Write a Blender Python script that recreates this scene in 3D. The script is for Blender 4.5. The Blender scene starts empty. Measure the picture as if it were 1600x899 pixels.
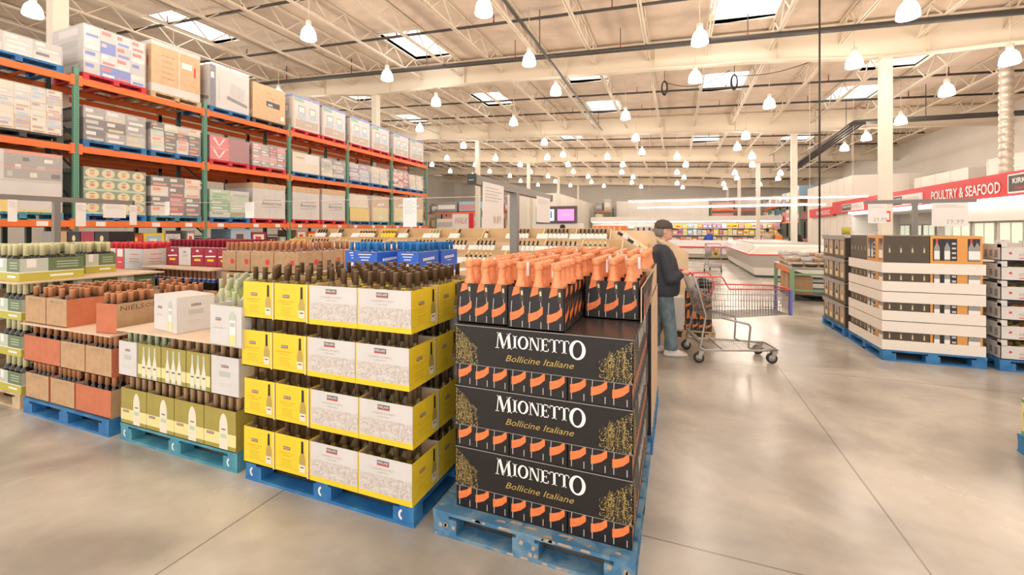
import bpy, bmesh, math, random
from mathutils import Vector, Matrix
random.seed(7)
SC = bpy.context.scene
COL = SC.collection
PI = math.pi

# ---------------------------------------------------------------- camera, world, exposure
cam_d = bpy.data.cameras.new('camera'); cam = bpy.data.objects.new('camera', cam_d); COL.objects.link(cam)
cam.location = (0, 0, 1.72); cam.rotation_euler = (PI/2, 0, math.atan(258/666))
cam_d.sensor_width = 36; cam_d.lens = 36*666/1600; cam_d.shift_y = (359-449.5)/1600
cam_d.clip_start = .05; cam_d.clip_end = 300
SC.camera = cam
w = bpy.data.worlds.new('world'); SC.world = w; w.use_nodes = True
w.node_tree.nodes['Background'].inputs[0].default_value = (1, .93, .86, 1)
w.node_tree.nodes['Background'].inputs[1].default_value = 1.6
SC.view_settings.view_transform = 'Standard'; SC.view_settings.look = 'None'
SC.view_settings.gamma = 1; SC.view_settings.use_curve_mapping = False
SC.view_settings.exposure = 0.52
LAMP_W = 46.0        # watts of each high-bay lamp
LAMP_COL = (1, .83, .68)
SKY_E = 1.7           # brightness of the skylight panes
SC.cycles.max_bounces = 6; SC.cycles.diffuse_bounces = 4; SC.cycles.glossy_bounces = 3
SC.cycles.transparent_max_bounces = 12; SC.cycles.sample_clamp_indirect = 4
SC.cycles.caustics_reflective = False; SC.cycles.caustics_refractive = False

# ---------------------------------------------------------------- materials
MATS = {}
def mat(name, col, rough=.6, metal=0, noise=0, nscale=8, emit=0, ecol=None, bump=0, alpha=1, coat=0, col2=None, dist=None, trans=0):
    if name in MATS: return MATS[name]
    m = bpy.data.materials.new(name); m.use_nodes = True
    nt = m.node_tree; b = nt.nodes['Principled BSDF']
    b.inputs['Base Color'].default_value = (*col, 1); b.inputs['Roughness'].default_value = rough
    b.inputs['Metallic'].default_value = metal; b.inputs['Alpha'].default_value = alpha
    b.inputs['Coat Weight'].default_value = coat
    b.inputs['Transmission Weight'].default_value = trans
    if emit:
        b.inputs['Emission Color'].default_value = (*(ecol or col), 1); b.inputs['Emission Strength'].default_value = emit
    if noise or bump:
        tc = nt.nodes.new('ShaderNodeTexCoord'); nz = nt.nodes.new('ShaderNodeTexNoise')
        nz.inputs['Scale'].default_value = nscale; nz.inputs['Detail'].default_value = 5
        if dist: nz.inputs['Distortion'].default_value = dist
        nt.links.new(tc.outputs['Object'], nz.inputs['Vector'])
        if noise:
            mx = nt.nodes.new('ShaderNodeMix'); mx.data_type = 'RGBA'
            c2 = col2 or tuple(max(0, c*(1-noise)) for c in col)
            mx.inputs['A'].default_value = (*col, 1); mx.inputs['B'].default_value = (*c2, 1)
            rp = nt.nodes.new('ShaderNodeMapRange'); rp.inputs['From Min'].default_value = .42; rp.inputs['From Max'].default_value = .62
            nt.links.new(nz.outputs['Fac'], rp.inputs['Value']); nt.links.new(rp.outputs['Result'], mx.inputs['Factor'])
            nt.links.new(mx.outputs['Result'], b.inputs['Base Color'])
        if bump:
            bp = nt.nodes.new('ShaderNodeBump'); bp.inputs['Strength'].default_value = bump; bp.inputs['Distance'].default_value = .02
            nt.links.new(nz.outputs['Fac'], bp.inputs['Height']); nt.links.new(bp.outputs['Normal'], b.inputs['Normal'])
    MATS[name] = m
    return m
def floor_material():
    m = bpy.data.materials.new('polished_concrete'); m.use_nodes = True; nt = m.node_tree; b = nt.nodes['Principled BSDF']
    tc = nt.nodes.new('ShaderNodeTexCoord')
    def noise(sc, det, d=0):
        n = nt.nodes.new('ShaderNodeTexNoise'); n.inputs['Scale'].default_value = sc; n.inputs['Detail'].default_value = det
        n.inputs['Distortion'].default_value = d; nt.links.new(tc.outputs['Object'], n.inputs['Vector']); return n
    n1 = noise(.9, 7, .5); n2 = noise(9, 6)
    r = nt.nodes.new('ShaderNodeValToRGB'); e = r.color_ramp.elements
    e[0].position = .36; e[0].color = (.34, .315, .28, 1); e[1].position = .66; e[1].color = (.62, .58, .52, 1)
    nt.links.new(n1.outputs['Fac'], r.inputs['Fac'])
    mx = nt.nodes.new('ShaderNodeMix'); mx.data_type = 'RGBA'; mx.blend_type = 'MULTIPLY'; mx.inputs['Factor'].default_value = .18
    nt.links.new(r.outputs['Color'], mx.inputs['A']); nt.links.new(n2.outputs['Fac'], mx.inputs['B'])
    # saw-cut joints, a grid of dark lines
    sp = nt.nodes.new('ShaderNodeSeparateXYZ'); nt.links.new(tc.outputs['Object'], sp.inputs[0])
    def M(op, a, v=None, c=None):
        k = nt.nodes.new('ShaderNodeMath'); k.operation = op
        if hasattr(a, 'links'): nt.links.new(a, k.inputs[0])
        else: k.inputs[0].default_value = a
        if v is not None:
            if hasattr(v, 'links'): nt.links.new(v, k.inputs[1])
            else: k.inputs[1].default_value = v
        return k.outputs[0]
    def joint(out, off, per):
        a = M('ADD', out, off); a = M('MODULO', a, per); a = M('SUBTRACT', a, per/2); a = M('ABSOLUTE', a); return M('LESS_THAN', a, .006)
    j = M('MAXIMUM', joint(sp.outputs['X'], 100+1.42, 3.6), joint(sp.outputs['Y'], 100+.1, 3.6))
    mj = nt.nodes.new('ShaderNodeMix'); mj.data_type = 'RGBA'; nt.links.new(M('MULTIPLY', j, .6), mj.inputs['Factor'])
    nt.links.new(mx.outputs['Result'], mj.inputs['A']); mj.inputs['B'].default_value = (.09, .08, .07, 1)
    nt.links.new(mj.outputs['Result'], b.inputs['Base Color'])
    mr = nt.nodes.new('ShaderNodeMapRange'); mr.inputs['To Min'].default_value = .15; mr.inputs['To Max'].default_value = .34
    nt.links.new(n1.outputs['Fac'], mr.inputs['Value']); nt.links.new(mr.outputs['Result'], b.inputs['Roughness'])
    return m
M_ = dict(
 bandw=mat('white_tray_card', (.80, .75, .69), .6), 
 tagp=mat('dark_tag_print', (.06, .045, .04), .5), 
 floor=floor_material(),
 deck=mat('roof_deck', (.80, .66, .535), .8, noise=.12, nscale=1.5, bump=.3),
 steel=mat('painted_steel', (.75, .66, .53), .55), column=mat('column_paint', (.76, .70, .60), .5),
 pipe=mat('dark_pipe', (.06, .055, .05), .5), cable=mat('black_cable', (.03, .03, .03), .6),
 wall=mat('white_panel_wall', (.82, .78, .72), .6, noise=.05, nscale=.4), sky=mat('skylight_pane', (1, 1, 1), .5, emit=SKY_E, ecol=(.9, .96, 1)),
 lampglow=mat('lamp_glow', (1, 1, 1), .4, emit=9, ecol=(1, .93, .84)), tube=mat('tube_glow', (1, 1, 1), .4, emit=8, ecol=(1, .95, .9)),
 white=mat('white_card', (.66, .64, .63), .6, noise=.06, nscale=4), paper=mat('paper', (.82, .80, .79), .5),
 kraft=mat('kraft_card', (.52, .33, .18), .75, noise=.12, nscale=14), kraftlt=mat('light_kraft', (.66, .46, .29), .75, noise=.1, nscale=9),
 terra=mat('terracotta_card', (.56, .17, .08), .7, noise=.1, nscale=12),
 board=mat('slip_sheet', (.72, .56, .42), .7, noise=.1, nscale=5), yellow=mat('yellow_card', (.84, .61, .03), .5, noise=.06, nscale=6),
 black=mat('black_card', (.012, .009, .009), .5, noise=.3, nscale=10), blacktop=mat('glossy_black_card', (.05, .04, .035), .28),
 orange=mat('orange_print', (.84, .22, .07), .4, noise=.15, nscale=40), foil=mat('orange_foil', (.86, .32, .145), .36, metal=.15, bump=.35, nscale=60),
 gold=mat('gold_print', (.50, .36, .10), .4, metal=.2), goldlt=mat('pale_gold_print', (.72, .58, .28), .4), txt=mat('white_print', (.88, .88, .87), .5),
 glass=mat('dark_bottle_glass', (.012, .01, .008), .08), amber=mat('olive_bottle_glass', (.15, .105, .02), .1), brownfoil=mat('brown_foil', (.16, .10, .055), .38, metal=.2),
 copper=mat('copper_foil', (.66, .30, .15), .38, metal=.15), sage=mat('sage_foil', (.56, .60, .42), .45), greenglass=mat('pale_green_glass', (.48, .58, .22), .08, noise=.2, nscale=20),
 cream=mat('cream_foil', (.72, .70, .42), .5), red=mat('red_print', (.72, .02, .035), .45), redfoil=mat('red_foil', (.80, .06, .08), .4), maroon=mat('maroon_card', (.33, .02, .05), .5), maroonfoil=mat('maroon_foil', (.33, .02, .05), .4),
 bluecard=mat('blue_card', (.02, .12, .62), .45), bluefoil=mat('blue_foil', (.04, .25, .68), .4), navy=mat('navy_label', (.02, .03, .10), .4),
 olive=mat('olive_card', (.36, .30, .065), .55, noise=.08), olivelt=mat('pale_olive_print', (.78, .70, .32), .55), bone=mat('bone_print', (.80, .72, .58), .5),
 greencard=mat('green_card', (.13, .19, .09), .55), greygreen=mat('grey_green_print', (.50, .55, .47), .55), limecard=mat('lime_card', (.48, .44, .06), .55),
 bluep=mat('blue_pallet_paint', (.02, .14, .38), .6, noise=1, nscale=6, col2=(.04, .22, .46)), tealp=mat('teal_pallet_paint', (.05, .24, .34), .6, noise=1, nscale=6, col2=(.10, .33, .42)),
 wornp=mat('worn_blue_pallet_paint', (.05, .17, .32), .65, noise=1, nscale=7, col2=(.15, .27, .37), dist=1.2), chip=mat('bare_wood_chip', (.50, .36, .24), .8, noise=.3, nscale=30),
 redp=mat('red_pallet_paint', (.60, .03, .05), .6), woodp=mat('raw_pallet_wood', (.60, .45, .28), .75, noise=.25, nscale=8), blackp=mat('black_plastic', (.04, .04, .045), .5),
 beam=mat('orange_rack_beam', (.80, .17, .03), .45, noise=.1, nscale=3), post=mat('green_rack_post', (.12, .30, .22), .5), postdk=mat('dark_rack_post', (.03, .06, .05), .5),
 lgreen=mat('light_green_steel', (.22, .42, .26), .5), grey=mat('grey_card', (.30, .29, .28), .5), dark=mat('dark_print', (.012, .008, .009), .42), silver=mat('silver_print', (.5, .5, .5), .4),
 pink=mat('pink_print', (.72, .30, .30), .5), ink=mat('ink', (.10, .09, .09), .6), inklt=mat('faint_ink', (.52, .47, .42), .6), inkyel=mat('brown_ink', (.60, .40, .02), .6), redink=mat('red_ink', (.65, .06, .05), .6),
 wood=mat('birch_board', (.78, .60, .40), .6, noise=.12, nscale=3), wooddk=mat('bin_back_panel', (.66, .45, .23), .65, noise=.12, nscale=3),
 chrome=mat('cart_chrome', (.42, .40, .38), .35, metal=.6), cartred=mat('cart_red_plastic', (.75, .05, .05), .4), cartblue=mat('cart_blue_plastic', (.12, .12, .45), .4), rubber=mat('rubber', (.04, .04, .04), .7),
 postgrey=mat('grey_sign_post', (.22, .205, .19), .45, metal=.3), signred=mat('sign_red', (.70, .03, .04), .5, noise=.08, nscale=1), steelgrey=mat('stainless', (.52, .48, .44), .35, metal=.5),
 skin=mat('skin', (.70, .38, .28), .5, noise=.08, nscale=20), jacket=mat('navy_jacket', (.028, .032, .045), .7, noise=.2, nscale=5, bump=.4), jeans=mat('faded_jeans', (.16, .23, .28), .85, noise=.35, nscale=9),
 cap=mat('brown_cap', (.085, .065, .058), .8), hair=mat('grey_hair', (.22, .20, .17), .9), darkhair=mat('dark_hair', (.03, .02, .015), .8), shoe=mat('white_shoe', (.75, .72, .68), .6), collar=mat('tan_collar', (.62, .48, .32), .8),
 film=mat('stretch_film', (.9, .9, .92), .12, alpha=.27, bump=1, nscale=7, dist=2), window=mat('lit_window', (.62, .66, .52), .3, emit=.35, ecol=(.9, .95, .75)),
 duct=mat('spiral_duct', (.60, .53, .45), .4, metal=.4), tv=mat('screen_blue', (.5, .6, .9), .3, emit=1.1, ecol=(.6, .72, 1)), tvpink=mat('screen_pink', (.9, .15, .4), .3, emit=1.0, ecol=(.95, .2, .5)),
 sketch=mat('vineyard_sketch', (.64, .61, .59), .6, noise=1, nscale=24, col2=(.49, .43, .39), dist=3), fruit=mat('fruit', (.80, .30, .10), .6, noise=1, nscale=15, col2=(.4, .35, .1)), bread=mat('bread', (.62, .38, .18), .8, noise=.3, nscale=10),
 brownbox=mat('dark_brown_card', (.075, .055, .035), .5), amberbox=mat('amber_frame', (.70, .32, .07), .5), clear=mat('clear_lid', (.85, .83, .80), .15, alpha=.45),
 greenleaf=mat('green_print', (.10, .40, .16), .5), mint=mat('mint_print', (.45, .62, .42), .55), skyblue=mat('pale_blue_print', (.35, .55, .75), .5), purple=mat('purple_print', (.45, .25, .5), .5),
 shirtblue=mat('blue_shirt', (.03, .08, .45), .8), blackcloth=mat('black_cloth', (.02, .02, .02), .8), orangecloth=mat('orange_cloth', (.75, .25, .08), .8), tan=mat('tan_cloth', (.5, .4, .3), .8),
)

# ---------------------------------------------------------------- mesh builder
_txt = {}
def text_geo(s, res=2, off=0.0):
    k = (s, res, off)
    if k not in _txt:
        cu = bpy.data.curves.new('t', 'FONT'); cu.body = s; cu.resolution_u = res; cu.offset = off
        o = bpy.data.objects.new('t', cu); COL.objects.link(o)
        me = bpy.data.meshes.new_from_object(o.evaluated_get(bpy.context.evaluated_depsgraph_get()))
        vs = [v.co.copy() for v in me.vertices]; fs = [tuple(p.vertices) for p in me.polygons]
        bpy.data.objects.remove(o); bpy.data.curves.remove(cu); bpy.data.meshes.remove(me)
        x0 = min(v.x for v in vs); x1 = max(v.x for v in vs); y0 = min(v.y for v in vs); y1 = max(v.y for v in vs)
        _txt[k] = ([((v.x-x0)/(y1-y0), (v.y-y0)/(y1-y0)) for v in vs], fs, (x1-x0)/(y1-y0))
    return _txt[k]

class Face:            # a 2-D frame on a surface: origin, u, v axes, outward normal
    def __init__(s, o, u, v):
        s.o = Vector(o); s.u = Vector(u).normalized(); s.v = Vector(v).normalized(); s.n = s.u.cross(s.v)
    def p(s, a, b, lift=0): return s.o + s.u*a + s.v*b + s.n*lift

class MB:
    def __init__(s): s.v = []; s.f = []; s.m = []; s.mats = []; s.sm = []
    def mi(s, m):
        if isinstance(m, str): m = M_[m]
        if m not in s.mats: s.mats.append(m)
        return s.mats.index(m)
    def add(s, vs, fs, m, smooth=False):
        b = len(s.v); s.v += [tuple(v) for v in vs]; k = s.mi(m)
        for f in fs: s.f.append(tuple(i+b for i in f)); s.m.append(k); s.sm.append(smooth)
    def box(s, x0, x1, y0, y1, z0, z1, m, mx=None):
        vs = [(x, y, z) for z in (z0, z1) for y in (y0, y1) for x in (x0, x1)]
        if mx is not None: vs = [mx @ Vector(v) for v in vs]
        s.add(vs, [(0, 2, 3, 1), (4, 5, 7, 6), (0, 1, 5, 4), (2, 6, 7, 3), (0, 4, 6, 2), (1, 3, 7, 5)], m)
    def hexa(s, b, t, m):     # bottom quad, top quad (ccw)
        s.add(list(b)+list(t), [(3, 2, 1, 0), (4, 5, 6, 7)]+[(i, (i+1) % 4, (i+1) % 4+4, i+4) for i in range(4)], m)
    def poly(s, pts, m): s.add(pts, [tuple(range(len(pts)))], m)
    def fpoly(s, F, pts, m, lift=.0006): s.add([F.p(a, b, lift) for a, b in pts], [tuple(range(len(pts)))], m)
    def frect(s, F, a0, a1, b0, b1, m, lift=.0006): s.fpoly(F, [(a0, b0), (a1, b0), (a1, b1), (a0, b1)], m, lift)
    def ftext(s, F, t, a, b, h, m, lift=.0012, align='c', off=0.0, shear=0, wid=None, res=2):
        vs, fs, wd = text_geo(t, res, off); sx = h if wid is None else wid/wd
        a0 = a - (wd*sx/2 if align == 'c' else 0)
        s.add([F.p(a0+x*sx+shear*y*h, b+y*h, lift) for x, y in vs], fs, m)
    def bar(s, p, q, w, m, h=None):
        p, q = Vector(p), Vector(q); d = (q-p)
        if d.length < 1e-6: return
        d.normalize(); up = Vector((0, 0, 1)) if abs(d.z) < .95 else Vector((0, 1, 0))
        a = d.cross(up).normalized()*w/2; b = a.normalized().cross(d)*(h or w)/2
        s.add([p-a-b, p+a-b, p+a+b, p-a+b, q-a-b, q+a-b, q+a+b, q-a+b], [(0, 1, 2, 3), (7, 6, 5, 4), (4, 5, 1, 0), (5, 6, 2, 1), (6, 7, 3, 2), (7, 4, 0, 3)], m)
    def tube(s, pts, r, m, n=8, cap=True):
        pts = [Vector(p) for p in pts]; rings = []; base = len(s.v)
        for i, p in enumerate(pts):
            d = (pts[min(i+1, len(pts)-1)]-pts[max(i-1, 0)]).normalized(); up = Vector((0, 0, 1)) if abs(d.z) < .9 else Vector((1, 0, 0))
            a = d.cross(up).normalized(); b = a.cross(d)
            rr = r[i] if isinstance(r, (list, tuple)) else r
            rings.append([p+a*math.cos(2*PI*k/n)*rr+b*math.sin(2*PI*k/n)*rr for k in range(n)])
        vs = [v for g in rings for v in g]; fs = []
        for i in range(len(pts)-1):
            for k in range(n): fs.append((i*n+k, i*n+(k+1) % n, (i+1)*n+(k+1) % n, (i+1)*n+k))
        if cap: fs += [tuple(range(n-1, -1, -1)), tuple((len(pts)-1)*n+k for k in range(n))]
        s.add(vs, fs, m, True)
    def lathe(s, prof, m, n=12, o=(0, 0, 0), cap=True, sq=1):   # prof [(r, z)] bottom to top
        vs = [(o[0]+r*math.cos(2*PI*k/n)*sq, o[1]+r*math.sin(2*PI*k/n), o[2]+z) for r, z in prof for k in range(n)]; fs = []
        for i in range(len(prof)-1):
            for k in range(n): fs.append((i*n+k, i*n+(k+1) % n, (i+1)*n+(k+1) % n, (i+1)*n+k))
        if cap: fs += [tuple(range(n-1, -1, -1)), tuple((len(prof)-1)*n+k for k in range(n))]
        s.add(vs, fs, m, True)
    def mesh(s, name):
        me = bpy.data.meshes.new(name); me.from_pydata(s.v, [], s.f)
        for m in s.mats: me.materials.append(m)
        me.polygons.foreach_set('material_index', s.m); me.polygons.foreach_set('use_smooth', s.sm); me.update(); return me
    def build(s, name, parent=None, loc=(0, 0, 0), rz=0):
        return link(name, s.mesh(name), parent, loc, rz)
def link(name, data, parent=None, loc=(0, 0, 0), rz=0):
    o = bpy.data.objects.new(name, data); COL.objects.link(o); o.location = loc; o.rotation_euler[2] = rz
    if parent is not None: o.parent = parent
    return o
def tag(o, label, cat, group=None, kind=None):
    o['label'] = label; o['category'] = cat
    if group: o['group'] = group
    if kind: o['kind'] = kind
    return o
def thing(name, label, cat, loc=(0, 0, 0), rz=0, group=None):
    return tag(link(name, None, None, loc, rz), label, cat, group)
def struct(o, label=None):
    o['kind'] = 'structure'
    if label: o['label'] = label
    return o
def copy_tree(o, parent=None, kids=None):
    c = o.copy(); COL.objects.link(c)
    if parent is not None: c.parent = parent
    for ch in KIDS.get(o.name, []): copy_tree(ch, c)
    return c
KIDS = {}
def proto(o, kids): KIDS[o.name] = kids; return o
def place(src, loc, rz, label, group=None, tilt=None):
    """First use moves the prototype itself, later uses copy it with its parts."""
    if not src.get('_used'): o = src; src['_used'] = 1
    else:
        o = src.copy(); COL.objects.link(o)
        for ch in KIDS.get(src.name, []):
            c = ch.copy(); COL.objects.link(c); c.parent = o
    o.location = loc; o.rotation_euler = tilt if tilt else (0, 0, rz)
    o['label'] = label
    if group: o['group'] = group
    return o
ORD = ['', 'first', 'second', 'third', 'fourth', 'fifth', 'sixth', 'seventh', 'eighth', 'ninth', 'tenth', 'eleventh', 'twelfth', 'thirteenth', 'fourteenth', 'fifteenth', 'sixteenth']
def lr(i, n, a='left', b='right', mid='middle'):
    if n == 1: return 'only'
    if i == 0: return a+'most'
    if i == n-1: return b+'most'
    if n == 3: return mid
    return ORD[i+1]+' from '+a if i < n/2 else ORD[n-i]+' from '+b
def fb(i, n):
    if n == 1: return 'front row'
    if i == 0: return 'front row'
    if i == n-1: return 'back row'
    if n == 3: return 'middle row'
    return ORD[i+1]+' row'
# ================================================================ THE SHELL
def roof_z(x): return 8.2 - .055*x
X0, X1, Y0, Y1 = -34, 14, -6, 62
b = MB(); b.box(X0, X1, Y0, Y1, -.1, 0, 'floor'); struct(b.build('floor'), 'polished concrete warehouse floor')
# skylights between the joists: openings in the deck with a lit pane, and the deck built round them
JS = 1.83
SKY = [(-15.6, 10.4), (-9.3, 13.8), (1.8, 13.5), (-3.4, 18.05), (-9.2, 21), (7.3, 23.3), (1.8, 20.5), (-3.3, 23.5), (-15.7, 24.2), (1.8, 33), (-15.8, 18.6), (7.3, 18.95), (7.3, 33.2), (1.8, 27.5), (-7.7, 31.2), (-12.9, 30), (1.8, 40), (-3.3, 40), (-9.2, 40.5), (-15, 41), (1.8, 50), (-3.3, 50), (-9.2, 50), (7.3, 42), (-20.5, 14), (-22, 22)]
SKY = [(-32.945+1.83*round((sx+32.945)/1.83), sy) for sx, sy in SKY]
def quad_deck(b, x0, x1, y0, y1, m='deck'):
    b.hexa([(x0, y0, roof_z(x0)), (x1, y0, roof_z(x1)), (x1, y1, roof_z(x1)), (x0, y1, roof_z(x0))], [(x0, y0, roof_z(x0)+.12), (x1, y0, roof_z(x1)+.12), (x1, y1, roof_z(x1)+.12), (x0, y1, roof_z(x0)+.12)], m)
b = MB(); x = -33.86
while x < X1:
    xe = min(x+JS, X1); ys = sorted(s[1] for s in SKY if abs(s[0]-JS/2-x) < .3)
    y = Y0
    for s in ys:
        quad_deck(b, x, xe, y, s-1.2); y = s+1.2
    quad_deck(b, x, xe, y, Y1); x += JS
struct(b.build('ceiling'), 'pale beige roof deck of the warehouse')
n = 0; x = -33.86
while x < X1:
    for s in SKY:
        if abs(s[0]-JS/2-x) < .3:
            n += 1; b = MB(); xe = min(x+JS, X1); z = roof_z((x+xe)/2); y0, y1 = s[1]-1.2, s[1]+1.2
            b.hexa([(x, y0, roof_z(x)+.3), (xe, y0, roof_z(xe)+.3), (xe, y1, roof_z(xe)+.3), (x, y1, roof_z(x)+.3)], [(x, y0, roof_z(x)+.34), (xe, y0, roof_z(xe)+.34), (xe, y1, roof_z(xe)+.34), (x, y1, roof_z(x)+.34)], 'sky')
            for (a0, a1, c0, c1) in ((x-.05, x, y0, y1), (xe, xe+.05, y0, y1), (x, xe, y0-.05, y0), (x, xe, y1, y1+.05)): b.box(a0, a1, c0, c1, z+.02, z+.42, 'wall')
            for k in range(1, 6): b.bar((x, y0+k*.4, roof_z(x)+.2), (xe, y0+k*.4, roof_z(xe)+.2), .012, 'steel')
            for k in range(1, 4): b.bar((x+k*.46, y0, roof_z(x+k*.46)+.2), (x+k*.46, y1, roof_z(x+k*.46)+.2), .012, 'steel')
            struct(b.build('window_%d' % n), 'daylit roof skylight with a wire guard')
    x += JS
GY = [5.05, 15.5, 25.9, 36.4, 46.8, 57.2]
GY0 = [-5.4]+GY
# tapered steel girders along X, one object per bay line
for gy in GY:
    b = MB()
    def zb(x): # deeper over the columns
        base = roof_z(x)-1.0
        d = min(abs(x+12.5), abs(x-5.65), abs(x+30.6))
        return base - .18*max(0, 1-d/3.0)
    xs = [X0+i*1.0 for i in range(int(X1-X0)+1)]
    for x0, x1 in zip(xs, xs[1:]):
        for (w_, lo, hi) in ((.012, 0, .95),):
            b.hexa([(x0, gy-w_, zb(x0)), (x1, gy-w_, zb(x1)), (x1, gy+w_, zb(x1)), (x0, gy+w_, zb(x0))], [(x0, gy-w_, roof_z(x0)-.08), (x1, gy-w_, roof_z(x1)-.08), (x1, gy+w_, roof_z(x1)-.08), (x0, gy+w_, roof_z(x0)-.08)], 'steel')
        for zf in (zb, lambda q: roof_z(q)-.1):
            b.hexa([(x0, gy-.13, zf(x0)-.015), (x1, gy-.13, zf(x1)-.015), (x1, gy+.13, zf(x1)-.015), (x0, gy+.13, zf(x0)-.015)], [(x0, gy-.13, zf(x0)+.015), (x1, gy-.13, zf(x1)+.015), (x1, gy+.13, zf(x1)+.015), (x0, gy+.13, zf(x0)+.015)], 'steel')
    for x in [-30+3.66*i for i in range(12)]:
        b.box(x-.008, x+.008, gy-.12, gy+.12, zb(x), roof_z(x)-.1, 'steel')
    struct(b.build('roof_girder'), 'deep cream steel roof girder')
# open web joists along Y
def joist_mesh(L, dep=.62):
    b = MB()
    for z in (-.03, -dep):
        for s_ in (-.035, .035): b.bar((s_, 0, z), (s_, L, z), .045, 'steel')
    n = int(L/.62); st = L/n
    for i in range(n):
        y = i*st; b.bar((0, y, -.03 if i % 2 else -dep), (0, y+st, -dep if i % 2 else -.03), .03, 'steel')
    return b.mesh('roof_joist')
jm = {}
for i in range(len(GY0)-1):
    L = GY0[i+1]-GY0[i]; 
    if round(L, 1) not in jm: jm[round(L, 1)] = joist_mesh(L)
    x = -32.03
    while x < X1-1:
        vis = True
        o = struct(link('roof_joist', jm[round(L, 1)], None, (x, GY0[i], roof_z(x)-.02)), 'cream open web roof joist'); x += JS
# columns
for i, gy in enumerate(GY):
    for x, side in ((-12.5, 'behind the tall racks'), (5.65, 'on the right side'), (-30.6, 'far left')):
        if gy < 6 and x > 0: continue
        b = MB(); w_ = .13
        b.box(x-w_, x+w_, gy-w_, gy+w_, 0, roof_z(x)-1.2, 'column'); b.box(x-.2, x+.2, gy-.2, gy+.2, 0, .02, 'steel'); b.box(x-.2, x+.2, gy-.2, gy+.2, roof_z(x)-1.22, roof_z(x)-1.19, 'steel')
        if x == 5.65 and gy == 15.5:
            b.box(x-w_-.012, x-w_+.0, gy-.06, gy+.06, 1.95, 2.25, 'red'); b.box(x-.07, x+.07, gy-w_-.012, gy-w_, 1.95, 2.25, 'red'); b.box(x-.045, x+.045, gy-w_-.014, gy-w_-.012, 2.0, 2.2, 'paper')
        struct(b.build('column'), 'square cream steel column '+side)
# sprinkler pipes along X under the deck
PY = [6.6, 9.4, 12.3, 14.2, 17.4, 20.3, 23.2, 27.6, 30.8, 34, 38.4, 42, 45, 49, 54.5]
for i, y in enumerate(PY):
    r = .045 if i != 3 else .085
    b = MB(); dz = -.3 if i != 3 else -.72
    b.tube([(x, y, roof_z(x)+dz) for x in (-32, -10, 13)], r, 'pipe', 8)
    x = -31
    while x < 13:
        b.box(x-.012, x+.012, y-.012, y+.012, roof_z(x)+dz, roof_z(x)-.02, 'pipe'); b.box(x-.02, x+.02, y-.02, y+.02, roof_z(x)+dz+r, roof_z(x)+dz+r+.07, 'redink') ; x += 3.66
    tag(b.build('sprinkler_pipe'), ('thick black water main along the nearest girder in view' if i == 3 else 'thin black sprinkler pipe under the roof, %s out from the camera' % (ORD[i+1] if i < 15 else 'last')), 'pipe', 'black sprinkler pipes under the roof deck')
# pipe running away from the camera
for x_, l in ((-3.9, 'long black conduit running away overhead beside the middle lamps'),):
    b = MB(); z = roof_z(x_)-1.14; b.tube([(x_, 4, z), (x_, 15.3, z), (x_, 24, z-.02)], .045, 'pipe')
    for y in (6.2, 12.4, 22.8): b.box(x_-.012, x_+.012, y-.012, y+.012, z, roof_z(x_), 'pipe')
    tag(b.build('conduit'), l, 'pipe')
# dark cable tray on the right, diagonal
b = MB()
for o_ in (-.25, -.08, .08, .25): b.bar((7.2+o_, 22.4, 6.25), (7.9+o_, 37, 6.15), .09, 'pipe'); b.bar((7.0, 22.4+o_, 6.32), (13.4, 22.4+o_, 6.2), .09, 'pipe')
for k in range(24): t = k/23; b.bar((6.9+.7*t, 22.4+14.6*t, 6.25-.1*t), (7.5+.7*t, 22.4+14.6*t, 6.25-.1*t), .05, 'pipe')
for k in range(10): t = k/9; b.bar((7.2+6*t, 22.1, 6.3-.1*t), (7.2+6*t, 22.7, 6.3-.1*t), .05, 'pipe')
for x_, y_ in ((7.3, 24), (7.6, 30), (7.85, 36.5), (9.5, 22.4), (12, 22.4)): b.bar((x_, y_, 6.25), (x_, y_, roof_z(x_)), .02, 'pipe')
tag(b.build('cable_tray'), 'wide black cable tray under the roof on the right, turning a corner', 'cable tray')
b = MB(); b.tube([(3.5, 13.4, .9), (3.5, 13.4, roof_z(3.5))], .022, 'cable'); tag(b.build('drop_cord'), 'black vertical power drop falling from the roof to the bakery table', 'cable')
# coiled cables with loops hanging from a joist
for x_, y_, l in ((-.45, 17.2, 'coil of black cable hung under the roof left of the skylight'), (1.9, 17.0, 'bundle of black cable hung beside the bright middle lamp')):
    b = MB(); z = roof_z(x_)-.9
    for k in range(4): b.tube([(x_+(.13+.02*k)*math.cos(t*PI/8)*.6, y_+.03*k, z-.2+(.22+.02*k)*math.sin(t*PI/8)) for t in range(17)], .014, 'cable', 6, False)
    b.tube([(x_, y_, z), (x_, y_, roof_z(x_))], .012, 'cable', 6)
    b.tube([(x_+t*.28, y_, z-.35*math.sin(t*PI/8)*(.4 if x_ > 0 else 1)+.02*t) for t in range(9)], .012, 'cable', 6)
    tag(b.build('cable_coil'), l, 'cable')
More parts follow.
